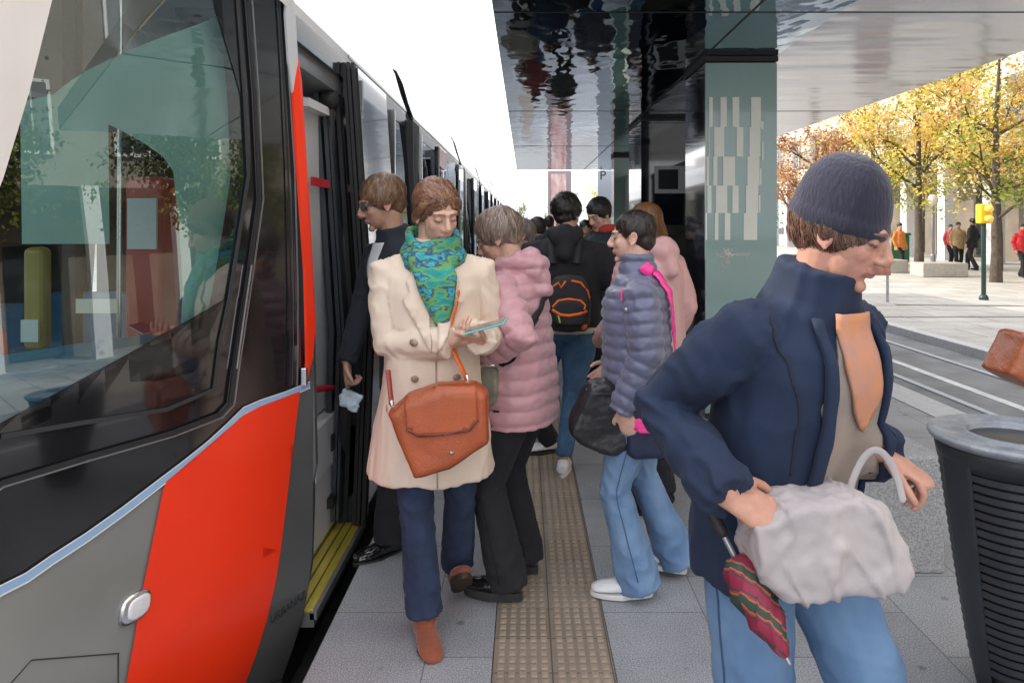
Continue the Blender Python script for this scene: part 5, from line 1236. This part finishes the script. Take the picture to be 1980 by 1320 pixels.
# ---- 3 dusty pink puffer
def p3_():
    Y = 3.08; x = P(1003, 1000, Y).x; loc = (x, Y, 0)
    p = Person(loc, 68, 1.615, lean=5, head=(14, 26, 0), w=1.10, R_={'at': (x-.30, Y+.10, 1.10), 'pole': (.6, -1, -.5), 'curl': 45},
               L_={'at': P(932, 690, Y-.16), 'pole': (-.5, -1, -.4), 'dir': (-1, 0, -.1), 'palm': (0, .6, .8), 'curl': 55},
               Rf={'at': (P(1015, 1100, 3.2).x, 3.24, .085), 'yaw': -4}, Lf={'at': (P(982, 1110, 3.02).x, 3.0, .085), 'yaw': 8}, label='grey-haired woman in a dusty pink quilted jacket with her back half turned')
    p.body(closed=True, tone=(.50, .30, .22)); p.hair('puffy', (0.11, 0.075, 0.06), (0.34, 0.26, 0.21), 2600, seed=6)
    p.trousers(blackf, hem=.088, knee=.076, thigh=.105, end=.03); p.shoes(bpat, mat('black_thick_sole', (.03, .03, .03), .7), lift=.035, w=.045)
    p.top(pinkq, 'jacket', hem=.765, hw=.205, hd=.165, chest=.185, cd=.150, waist=.195, sleeve=(.082, .078, .070, .064, .052), quilt=.062, qa=.011, wr=.004, hood=True, collar=.03)
    gl = S(); W = p.WHM
    for g in (-1, 1): gl.tube([W @ V((g*.05, .088, .008)), W @ V((g*.079, .0, .010))], .002, n=6).tube([W @ V((g*.012+g*.02+.02*math.cos(t), .094-.1*abs(.02*math.cos(t)), .004+.015*math.sin(t))) for t in [2*math.pi*i/14 for i in range(15)]], .0016, n=5)
    gl.out('glasses', M_chrome, p.root, smooth=True)
    cb = empty('crossbody_bag', tuple(P(935, 745, Y-.15)), 'small olive and white bag on a black strap across the pink jacket', 'shoulder bag')
    M0 = Fm(P(940, 735, Y-.17), (.35, 1, 0)); b, bv = blob_bag('bag_body', [(-.05, -.09), (-.02, -.10), (.03, -.10), (.055, -.08), (.06, .05), (.03, .07), (-.03, .07), (-.055, .05)], .07, M0, mat('olive_canvas', (.22, .22, .17), .8, var=.3, vscale=20), cb)
    S().tube([P(925, 712, Y-.21), P(935, 704, Y-.22), P(955, 706, Y-.22)], .008).ell(tuple(P(962, 696, Y-.2)), (.012, .008, .014)).out('clasp', M_chrome, cb, smooth=True)
    p.strap('strap', [('w', *P(1052, 545, Y)), ('w', *P(1043, 600, Y-.10)), ('w', *P(1006, 660, Y-.22)), ('w', *P(966, 702, Y-.22))], .034, blackf, cb, off=.006)
# ---- 4 man with backpack
def p4_():
    Y = 4.55; x = P(1092, 900, Y).x; loc = (x, Y, 0)
    p = Person(loc, -4, 1.73, lean=4, head=(-26, 8, 0), w=1.18, voxel=.008, Rf={'at': (P(1083, 900, 4.46).x+.02, 4.50, .085), 'yaw': -4}, Lf={'at': (P(1050, 880, 4.95).x, 5.0, .11), 'yaw': 6, 'pitch': -14},
               R_={'rel': (.10, .16, -.44)}, L_={'rel': (-.04, .24, -.38)}, label='dark-haired man in a black hooded jacket and jeans seen from behind')
    p.body(tone=(.45, .27, .19)); p.hair('curly', (.008, .006, .006), (.03, .022, .02), 1800, seed=8, vx=.008)
    p.trousers(denim_m, hem=.052, knee=.062, thigh=.095, end=-.03); p.shoes(wsh, wsole)
    j = p.top(blackf, 'jacket', hem=.90, hw=.175, hd=.14, chest=.195, cd=.150, waist=.185, sleeve=(.082, .076, .068, .06, .05), hood=True)
    s_ = S().rings([p.ringU(z, .172*p.w, .138, 0) for z in (.865, .93)]); p.garment('shirt_hem', s_, mat('cream_shirt', (.6, .57, .48), .9), wr=.004)
    bk = empty('backpack', (x, Y-.2, 1.1), 'black backpack with orange trim on the back of the dark-haired man', 'backpack')
    cx = P(1100, 585, Y-.24); M0 = Fm(cx, (.07, 1, -.06))
    ol = [(-.10, -.165), (0, -.175), (.10, -.165), (.125, -.12), (.13, 0), (.115, .10), (.08, .155), (0, .17), (-.08, .155), (-.115, .10), (-.13, 0), (-.125, -.12)]
    b, bv = blob_bag('pack_body', ol, .17, M0, fabric('black_pack_nylon', (.016, .016, .018), .7), bk, vx=.007)
    b2, bv2 = blob_bag('front_pocket', [(-.085, -.13), (.085, -.13), (.10, -.08), (.095, -.01), (.05, .02), (-.05, .02), (-.095, -.01), (-.10, -.08)], .07, M0 @ Matrix.Translation((0, -.085, 0)), MC['black_pack_nylon'], bk, vx=.007)
    def curve(pts, r=.007, bb=bv):
        out = []
        for x_, z_ in pts:
            h = bb.ray_cast(M0 @ V((x_, -1, z_)), M0.to_3x3() @ V((0, 1, 0)), 3); out.append(h[0] if h[0] else M0 @ V((x_, -.1, z_)))
        return S().tube(out, r, n=8)
    curve([(-.115, .04), (-.10, .09), (-.06, .12), (-.045, .09), (-.02, .125)]).out('zip', orange, bk, smooth=True)
    curve([(.02, .13), (.07, .12), (.11, .07), (.12, .03)]).out('zip', orange, bk, smooth=True)
    curve([(-.09, -.02), (-.06, .015), (0, .025), (.07, .015), (.095, -.01), (.09, -.03)], .008, bv2).out('zip', orange, bk, smooth=True)
    curve([(-.09, -.04), (-.05, -.065), (.0, -.07), (.06, -.06), (.10, -.045)], .010, bv2).out('zip', orange, bk, smooth=True)
    curve([(-.06, -.07), (-.05, -.11)], .005, bv2).out('zip_pull', mat('yellow_cord', (.6, .6, .1), .6), bk, smooth=True)
    decal('logo_patch', [(.075, -.155), (.11, -.15), (.105, -.12), (.075, -.125)], M0, bv, orange, bk)
    for g in (-1, 1): p.strap('shoulder_strap', [(g*.07, -.17, 1.28), (g*.085, -.10, 1.43), (g*.09, .02, 1.44), (g*.10, .14, 1.30), (g*.12, .12, 1.10), (g*.17, -.02, 1.02)], .05, MC['black_pack_nylon'], bk, off=.008, thick=.008)
# ---- 5 slate purple puffer
def p5_():
    Y = 3.08; x = P(1232, 1000, Y).x; loc = (x, Y, 0)
    p = Person(loc, 84, 1.60, lean=1, head=(-6, 3, 0), w=1.12, L_={'at': P(1203, 790, Y-.20), 'pole': (-.3, -1, 0), 'dir': (.35, 0, -1), 'palm': (.3, 1, 0), 'curl': 60},
               R_={'at': (x-.08, Y+.16, .92), 'pole': (.4, -1, 0)}, Lf={'at': (P(1232, 1100, 3.02).x+.0, 3.02, .085), 'yaw': 4}, Rf={'at': (P(1308, 1090, 3.2).x, 3.22, .095), 'yaw': -2, 'pitch': -12},
               label='short dark-haired woman in a slate purple quilted jacket and flared jeans')
    p.body(closed=False, tone=(.60, .36, .28)); p.hair('crop', (.010, .007, .006), (.035, .022, .018), 3000, seed=9)
    p.trousers(denim_l, hem=.098, knee=.068, thigh=.098, calf=.076, end=.045, wr=.011); p.shoes(wsh, wsole, L=.275)
    p.top(purq, 'jacket', hem=.83, hw=.185, hd=.155, chest=.185, cd=.155, waist=.19, sleeve=(.084, .080, .074, .066, .056), quilt=.050, qa=.010, wr=.005, collar=.055, cw=.080)
    q_ = P(1192, 572, Y-.2); h_ = p.bvh.find_nearest(q_, .4); S().tube([h_[0]+h_[1]*.003+V((0, 0, .02)), h_[0]+h_[1]*.004-V((0, 0, .02))], .004).out('zip_pull', pink, p.root, smooth=True)
    q_ = P(1216, 598, Y-.22); h_ = p.bvh.find_nearest(q_, .4); S().ell(tuple(h_[0]), (.010, .006, .010)).out('badge', M_metal, p.root, smooth=True)
    pb = empty('sports_bag', tuple(P(1255, 810, Y-.12)), 'navy sports bag with hot pink trim at the hip of the woman in purple', 'sports bag')
    M0 = Fm(P(1252, 812, Y-.13), (.05, 1, 0)); sc = (Y-.13)/F
    nb_ = fabric('navy_bag_nylon', (.010, .016, .05), .55)
    b, bv = blob_bag('bag_body', [(a*sc, -c*sc) for a, c in ((-40, -60), (0, -72), (30, -76), (40, -60), (46, 0), (44, 58), (20, 68), (-30, 70), (-44, 60), (-44, 0))], .16, M0, nb_, pb)
    decal('pink_flap', [(a*sc, -c*sc) for a, c in ((-42, -8), (-20, -14), (-2, -2), (0, 14), (-18, 14), (-42, 0))], M0, bv, pink, pb, off=.006, thick=.006)
    decal('pink_piping', [(a*sc, -c*sc) for a, c in ((22, -40), (28, -42), (42, 50), (36, 56))], M0, bv, pink, pb, off=.006, thick=.006)
    decal('pink_tab', [(a*sc, -c*sc) for a, c in ((-6, -74), (4, -70), (14, -56), (6, -60))], M0, bv, pink, pb, off=.006, thick=.006)
    p.strap('strap', [(-.06, -.02, 1.45), (-.10, -.10, 1.42), (-.12, -.16, 1.32), (-.11, -.19, 1.20), (-.08, -.21, 1.10), (-.06, -.20, 1.02)], .05, pink, pb, off=.009, thick=.005)
    hb2 = empty('shoulder_bag', tuple(P(1155, 810, Y-.18)), 'slouchy black shoulder bag held in front of the woman in purple', 'shoulder bag')
    M1 = Fm(P(1160, 808, Y-.10), (.0, 1, 0)); sc = (Y-.1)/F
    b, bv = blob_bag('bag_body', [(a*sc, -c*sc) for a, c in ((-20, -72), (12, -78), (46, -66), (56, -10), (52, 56), (28, 66), (-4, 60), (-40, 42), (-62, 24), (-54, -4), (-38, -40))], .17, M1, mat('black_soft_leather', (.018, .018, .022), .38, bump=.4, bscale=40), hb2, wr=.006)
    decal('zip', [(a*sc, -c*sc) for a, c in ((-30, -62), (40, -54), (40, -48), (-30, -56))], M1, bv, M_rubber, hb2, off=.004, thick=.004)
# ---- 6 woman in pale pink, 7 man with red collar, 8 grey haired person
def p6_():
    Y = 3.95; x = P(1262, 900, Y).x
    p = Person((x, Y, 0), 40, 1.66, lean=3, head=(10, 12, 0), w=1.05, voxel=.009, L_={'rel': (-.0, .2, -.42)}, label='woman in a pale pink jacket with long reddish hair behind the woman in purple')
    p.body(); p.hair('bob', (.07, .025, .010), (.25, .11, .03), 1500, seed=12, vx=.008); p.trousers(blackf); p.shoes(blackf, M_rubber)
    p.top(mat('pale_pink_nylon', (.62, .36, .35), .55, var=.05), 'jacket', hem=.85, sleeve=(.085, .08, .07, .06, .05), chest=.20, hw=.20, hood=True, wr=.009)
def p7_():
    Y = 5.6; x = P(1170, 800, Y).x
    p = Person((x, Y, 0), 130, 1.76, lean=2, head=(0, 26, 0), w=1.05, voxel=.009, R_={'rel': (0, .3, -.25)}, L_={'rel': (0, .3, -.25)}, label='tall black-haired man in a dark jacket with a red collar looking down')
    p.body(); p.hair('short', (.008, .007, .008), (.03, .03, .03), 1200, seed=13, vx=.008); p.trousers(blackf); p.shoes(blackf, M_rubber)
    c = p.top(fabric('dark_teal_cloth', (.012, .025, .032)), 'jacket', hem=.82, collar=.03)
    s_ = S().rings([p.ringU(z, .083, .083, -.01) for z in (1.44, 1.50)]); p.garment('red_collar', s_, mat('red_lining', (.45, .04, .03), .8), wr=.004)
# ---- 9 man in the beanie
def p9_():
    Y = 1.68; x = P(1492, 900, Y).x; loc = (x, Y, 0)
    p = Person(loc, -149, 1.70, lean=14, head=(18, 20, 0), w=.98, voxel=.0055, drop=.03,
               R_={'at': P(1405, 955, Y-.27), 'pole': (.05, -1, .0), 'dir': (.75, -.1, -.35), 'palm': (.3, .6, -.7), 'curl': 50},
               L_={'at': P(1700, 872, Y-.12), 'pole': (-.5, -1, .1), 'dir': (.8, -.3, -.5), 'palm': (-.5, .3, -.7), 'curl': 45},
               Rf={'at': (x-.17, Y+.10, .10), 'yaw': -6, 'pitch': -14}, Lf={'at': (x+.24, Y-.16, .09), 'yaw': 6, 'pitch': 6}, label='older man in a navy coat and dark beanie striding past with a white bag')
    p.body(closed=True, tone=(.50, .26, .19), lips=(.34, .13, .10), brow=(.12, .09, .08)); p.hair('short', (.06, .03, .022), (.20, .11, .08), 3200, seed=20, vx=.005, under=True)
    W = p.HM; k = p.k
    kn = mat('dark_knit', (.018, .018, .038), .95, bump=.9, bscale=150, stretch=(1, 1, .25), sheen=.2, bdist=.004)
    B = S(); c = (0, -.022, .066); nu = 28
    rr = []
    for h, q in ((.020, 1.03), (.032, 1.08), (.048, 1.07), (.055, 1.02), (.075, 1.01), (.105, .95), (.135, .84), (.160, .66), (.177, .42), (.186, .14)):
        rr.append([W @ V((.086*q*math.cos(2*math.pi*i/nu), -.020+.105*q*math.sin(2*math.pi*i/nu)-.10*(h-.05)*0.5, h-.012-.10*(.0+.105*q*math.sin(2*math.pi*i/nu))*-.12)) for i in range(nu)])
    B.rings(rr); p.garment('beanie', B, kn, wr=.004, vx=.005, smooth=3)
    p.trousers(fabric('worn_blue_denim', (0.06, 0.13, 0.26), col2=(0.15, 0.26, 0.42), weave=700, vscale=5), hem=.085, knee=.080, thigh=.10, wr=.014); p.shoes(blackf, M_rubber)
    sh_ = S().rings([p.ringU(z, rx*p.w, ry, .022) for z, rx, ry in ((.84, .16, .125), (.95, .155, .122), (1.1, .15, .122), (1.25, .16, .125), (1.34, .13, .10), (1.40, .072, .07), (1.43, .060, .060))])
    p.garment('shirt', sh_, fabric('taupe_jersey', (.26, .22, .20), col2=(.32, .26, .22)), wr=.008)
    c = p.top(navyf, 'coat', hem=.80, hw=.205, hd=.150, chest=.190, cd=.142, waist=.19, sleeve=(.080, .074, .068, .062, .055), wr=.013, folds=.02, collar=.05, cw=.086)
    p.strap('seam', [(.165, .03, 1.43), (.19, .10, 1.36), (.16, .14, 1.25), (.15, .15, 1.1)], .004, darkn, c, off=.001, thick=.0015)
    p.patch('pocket', [(.10, .93), (.17, .98), (.17, .995), (.10, .945)], darkn, c, off=.004, thick=.004)
    # open front: a taupe panel lies between the coat edges, orange scarf at the neck
    p.patch('shirt_panel', [(-.085, .86), (.085, .86), (.085, 1.10), (.080, 1.30), (.045, 1.39), (-.045, 1.39), (-.085, 1.30), (-.090, 1.10)], MC['taupe_jersey'], c, off=.004, thick=.006)
    for g, x0 in ((1, .082), (-1, -.088)):
        p.patch('coat_edge', [(x0-.006, .82), (x0+.010*g+.004, .82), (x0+.018*g, 1.30), (x0+.01*g, 1.42), (x0-.006*g, 1.42), (x0-.006*g, 1.30)], navyf, c, off=.014, thick=.014)
    p.patch('scarf_end', [(-.05, 1.435), (.05, 1.435), (.055, 1.34), (.03, 1.25), (-.01, 1.20), (-.05, 1.27)], fabric('apricot_scarf', (.55, .24, .12), col2=(.40, .22, .18)), c, off=.016, thick=.008)
    B = S()
    for j, (r, z, t) in enumerate(((.064, 1.47, .018), (.070, 1.445, .018))):
        pts = [p.U((r*math.cos(a), r*.95*math.sin(a)-.004, z-.025*math.sin(a))) for a in [2*math.pi*q/20 for q in range(21)]]
        B.tube(pts, t*k, n=10)
    p.garment('neck_scarf', B, fabric('apricot_scarf', (.55, .24, .12), col2=(.40, .22, .18)), wr=.006, vx=.006, smooth=3)
    f = Y-.24
    wb = empty('white_bag', tuple(P(1570, 1040, f)), 'soft white cloth bag carried low by the man in the navy coat', 'bag')
    M0 = Fm(P(1582, 1048, f), (-.1, 1, .0)); sc = f/F
    ol = [(-150, -60), (-95, -92), (-30, -100), (40, -108), (85, -100), (120, -60), (150, -10), (176, 50), (160, 82), (90, 92), (20, 84), (-30, 100), (-90, 96), (-125, 60), (-150, 10)]
    b, bv = blob_bag('bag_body', [(a*sc, -c_*sc) for a, c_ in ol], .13, M0, fabric('white_cotton', (.36, .33, .34), col2=(.46, .42, .42), weave=400, vscale=9), wb, vx=.006, wr=.005)
    co_n = b.data
    for v in co_n.vertices:
        q = v.co; v.co = q+v.normal*(.010*(max(0, 1-abs(nz((q.x*16+q.z*7, q.y*9, q.z*6)))*5)**1.6)-.004+.004*nz((q.x*50, q.y*50, q.z*40)))
    S().tube([P(1640+105*t, 965-95*math.sin(math.pi*t)**.7, f+.03) for t in np.linspace(0, 1, 15)], [(.008, .0025)]*15, n=8).out('handle', MC['white_cotton'], wb, smooth=True)
    um = empty('folded_umbrella', tuple(P(1420, 1120, f-.02)), 'folded umbrella striped red, orange and green held by the man in the beanie', 'umbrella')
    a = P(1420, 1075, f+.02); b_ = P(1520, 1270, f-.06)
    stp = mat('striped_umbrella_cloth', (.5, .05, .08), .6); nt_, n_, l_ = nodes(stp)
    wv = n_.new('ShaderNodeTexWave'); wv.inputs['Scale'].default_value = 9; wv.bands_direction = 'DIAGONAL'; wv.inputs['Distortion'].default_value = 1.5
    tc = n_.new('ShaderNodeTexCoord'); l_.new(tc.outputs['Object'], wv.inputs['Vector']); r_ = n_.new('ShaderNodeValToRGB'); r_.color_ramp.interpolation = 'CONSTANT'
    cols_ = [(0, (.30, .02, .06)), (.25, (.05, .06, .06)), (.45, (.35, .03, .08)), (.65, (.50, .14, .03)), (.82, (.04, .07, .06))]
    r_.color_ramp.elements[0].color = (*cols_[0][1], 1); r_.color_ramp.elements[1].position = .25; r_.color_ramp.elements[1].color = (*cols_[1][1], 1)
    for ps, cc in cols_[2:]: e = r_.color_ramp.elements.new(ps); e.color = (*cc, 1)
    l_.new(wv.outputs[0], r_.inputs[0]); l_.new(r_.outputs[0], n_['Principled BSDF'].inputs['Base Color'])
    d = (b_-a); rr = []; u = d.cross(V((0, 1, 0))).normalized(); v = d.cross(u).normalized()
    for t, r in ((0, .016), (.1, .030), (.35, .038), (.65, .030), (.9, .014), (1, .006)):
        rr.append([a+d*t+(u*math.cos(2*math.pi*q/16+t*3)+v*math.sin(2*math.pi*q/16+t*3))*r*(1+.28*(q % 2)) for q in range(16)])
    S().rings(rr).out('canopy', stp, um, smooth=True); S().tube([a-d*.30, a], .006).out('shaft', M_metal, um, smooth=True); S().tube([b_, b_+d*.06], .004).out('ferrule', M_metal, um, smooth=True)
    S().tube([a-d*.55, a-d*.26], .013).out('handle', M_rubber, um, smooth=True)
# ---- 10 person just outside the frame whose bag shows
def p10_():
    Y = 1.95; x = 1.62+.0
    p = Person((1.66, 1.86, 0), -100, 1.66, head=(0, 5, 0), voxel=.010, face=False, R_={'rel': (.10, .12, -.46)}, label='person in a dark green coat just past the right edge, carrying a brown handbag') if False else None
    f = 1.50; hb = empty('brown_handbag', tuple(P(1985, 690, f)), 'chestnut brown leather handbag coming in at the right edge above the litter bin', 'handbag')
    M0 = Fm(P(1995, 700, f), (0, 1, 0)); sc = f/F
    b, bv = blob_bag('bag_body', [(a*sc, -c*sc) for a, c in ((-38, -62), (-25, -60), (30, -30), (95, -10), (120, 20), (110, 80), (60, 84), (0, 52), (-40, 36), (-76, 16), (-72, 6), (-55, -30))], .10, M0, mat('chestnut_leather', (.28, .07, .02), .35, var=.25, vscale=8, bump=.2, bscale=200, coat=.3), hb, vx=.005)
    q = Person((1.66, 1.62, 0), -170, 1.66, head=(0, 5, 0), voxel=.010, face=False, w=1.0, R_={'at': P(2085, 740, f+.02), 'pole': (.5, -1, -.5)}, label='person in a dark green coat just past the right edge of the picture')
    q.body(); q.hair('bob', (.05, .03, .02), None, 300, vx=.01); q.trousers(blackf); q.shoes(blackf, M_rubber); q.top(fabric('dark_green_wool', (.02, .05, .035)), 'coat', hem=.7)
    q.strap('shoulder_strap', [(.13, .06, 1.40), (.14, -.04, 1.41), ('w', *P(2060, 640, f))], .02, MC['chestnut_leather'], hb, off=.006)
# ---- the crowd further down the platform and on the plaza
CR = [  # px, Y, rot, H, coat colour, hair style, hair colour, label
    (1012, 5.0, 100, 1.60, (.03, .03, .035), 'short', (.16, .13, .11), 'grey-haired person in black standing past the pink jacket'),
    (1132, 8.2, 170, 1.62, (.015, .015, .02), 'crop', (.012, .01, .01), 'dark-haired person in black walking up the platform between the two men'),
    (1108, 9.8, 190, 1.58, (.02, .02, .02), 'short', (.02, .015, .012), 'small dark figure far behind the backpack man'),
    (1040, 7.4, 20, 1.64, (.03, .035, .05), 'short', (.03, .022, .02), 'person in slate walking away left of the backpack man'),
    (992, 8.6, 0, 1.66, (.05, .03, .03), 'bob', (.05, .03, .02), 'long-haired person in maroon close to the tram side'),
    (1062, 11.0, 5, 1.70, (.02, .03, .05), 'crop', (.03, .02, .02), 'person in navy in the distance, middle of the strip'),
    (1010, 12.5, 180, 1.68, (.25, .22, .18), 'short', (.04, .03, .02), 'person in a fawn jacket walking up beside the tram'),
    (1148, 12.0, 0, 1.72, (.06, .06, .07), 'short', (.02, .02, .02), 'person in grey in the distance beside the third pillar'),
    (1035, 15.5, 10, 1.66, (.15, .03, .03), 'bob', (.04, .02, .015), 'person in dark red far down the platform'),
    (1088, 16.5, 170, 1.70, (.03, .03, .03), 'short', (.02, .02, .02), 'farthest figure in black on the platform'),
]
def crowd():
    rs = random.Random(9)
    for i, (px, Y, rot, H, cc, st, hc, lab) in enumerate(CR):
        x = P(px, 500, Y).x; stp_ = .12+.1*rs.random()
        p = Person((x, Y, 0), rot, H, head=(rs.uniform(-20, 20), 6, 0), voxel=.010 if Y < 9 else .014, face=Y < 6, Rf={'y': stp_}, Lf={'y': -stp_}, w=1.05, drop=.02, label=lab)
        p.body(tone=(.48, .29, .21)); p.hair(st, hc, tuple(min(1, c*2) for c in hc), 500, vx=.010, seed=40+i)
        p.trousers(rs.choice((blackf, denim_d, denim_m))); p.shoes(blackf if i % 2 else wsh, M_rubber)
        p.top(fabric('crowd_cloth_%s' % 'abcdefghijkl'[i], cc), 'jacket', hem=.8, hood=(i % 3 == 0), chest=.19, sleeve=(.08, .075, .066, .06, .05), vx=.016)
    PL = [(1740, 24.5, 200, 1.65, (.65, .22, .05), (.02, .02, .02), 'person in an orange top by the left bench on the plaza'), (1853, 25.5, 160, 1.68, (.42, .30, .16), (.05, .03, .02), 'person in a tan coat walking past the arcade'),
          (1880, 24.8, 30, 1.80, (.012, .014, .02), (.01, .01, .01), 'person in black walking beside the person in tan'), (1838, 27.5, 180, 1.6, (.5, .08, .10), (.04, .03, .02), 'person in red and white behind the person in tan'),
          (1976, 21.5, 180, 1.62, (.55, .03, .04), (.04, .03, .02), 'person in a red coat at the right edge of the plaza')]
    for i, (px, Y, rot, H, cc, hc, lab) in enumerate(PL):
        p = Person((P(px, 500, Y).x, Y, 0), rot, H, voxel=.018, face=False, Rf={'y': .2}, Lf={'y': -.2, 'pitch': -10}, drop=.03, label=lab)
        p.body(); p.hair('short', hc, None, 0, vx=.014); p.trousers(blackf); p.shoes(blackf, M_rubber); p.top(fabric('plaza_cloth_%s' % 'abcdef'[i], cc), 'coat', hem=.75, vx=.018)
def p_scooter(): pass
for fn in (p1, p2_, p3_, p4_, p5_, p6_, p7_, p9_, p10_, crowd):
    t0 = time.time(); fn(); print('BUILT', fn.__name__, round(time.time()-t0, 1))
# ================================================================== LIGHT AND CAMERA
w = bpy.data.worlds.new('World'); SC.world = w; w.use_nodes = True; nt = w.node_tree; n = nt.nodes; l = nt.links
bg = n['Background']; sk = n.new('ShaderNodeTexSky'); sk.sky_type = 'NISHITA'; sk.sun_disc = False
SUN = V((-0.80, 0.20, 0)).normalized(); EL = R(31)
sk.sun_elevation = EL; sk.sun_rotation = math.atan2(SUN.x, SUN.y); sk.air_density = 1.0; sk.dust_density = 4.0; sk.ozone_density = 1.0
mx = n.new('ShaderNodeMix'); mx.data_type = 'RGBA'; mx.inputs[0].default_value = 0.60; mx.inputs[7].default_value = (22.0, 22.0, 22.6, 1)
l.new(sk.outputs[0], mx.inputs[6]); l.new(mx.outputs[2], bg.inputs[0]); bg.inputs[1].default_value = 0.15
sd = bpy.data.lights.new('sun', 'SUN'); sd.energy = 4.8; sd.angle = R(0.5); sd.color = (1.0, 0.92, 0.80)
so = bpy.data.objects.new('sun', sd); C.objects.link(so)
d = V((SUN.x*math.cos(EL), SUN.y*math.cos(EL), math.sin(EL)))
so.rotation_euler = d.to_track_quat('Z', 'Y').to_euler()
cd = bpy.data.cameras.new('camera'); co_ = bpy.data.objects.new('camera', cd); C.objects.link(co_)
co_.location = (0, 0, CH); co_.rotation_euler = (R(90), 0, 0)
cd.sensor_width = 36; cd.lens = F/1980*36; cd.shift_x = -25/1980; cd.shift_y = -225/1980; cd.clip_start = 0.05; cd.clip_end = 2500
SC.camera = co_
SC.view_settings.view_transform = 'Standard'; SC.view_settings.look = 'None'; SC.view_settings.exposure = 0
SC.render.engine = 'CYCLES'; SC.cycles.max_bounces = 10; SC.cycles.transparent_max_bounces = 12; SC.cycles.use_denoising = True
SC.cycles.sample_clamp_indirect = 6
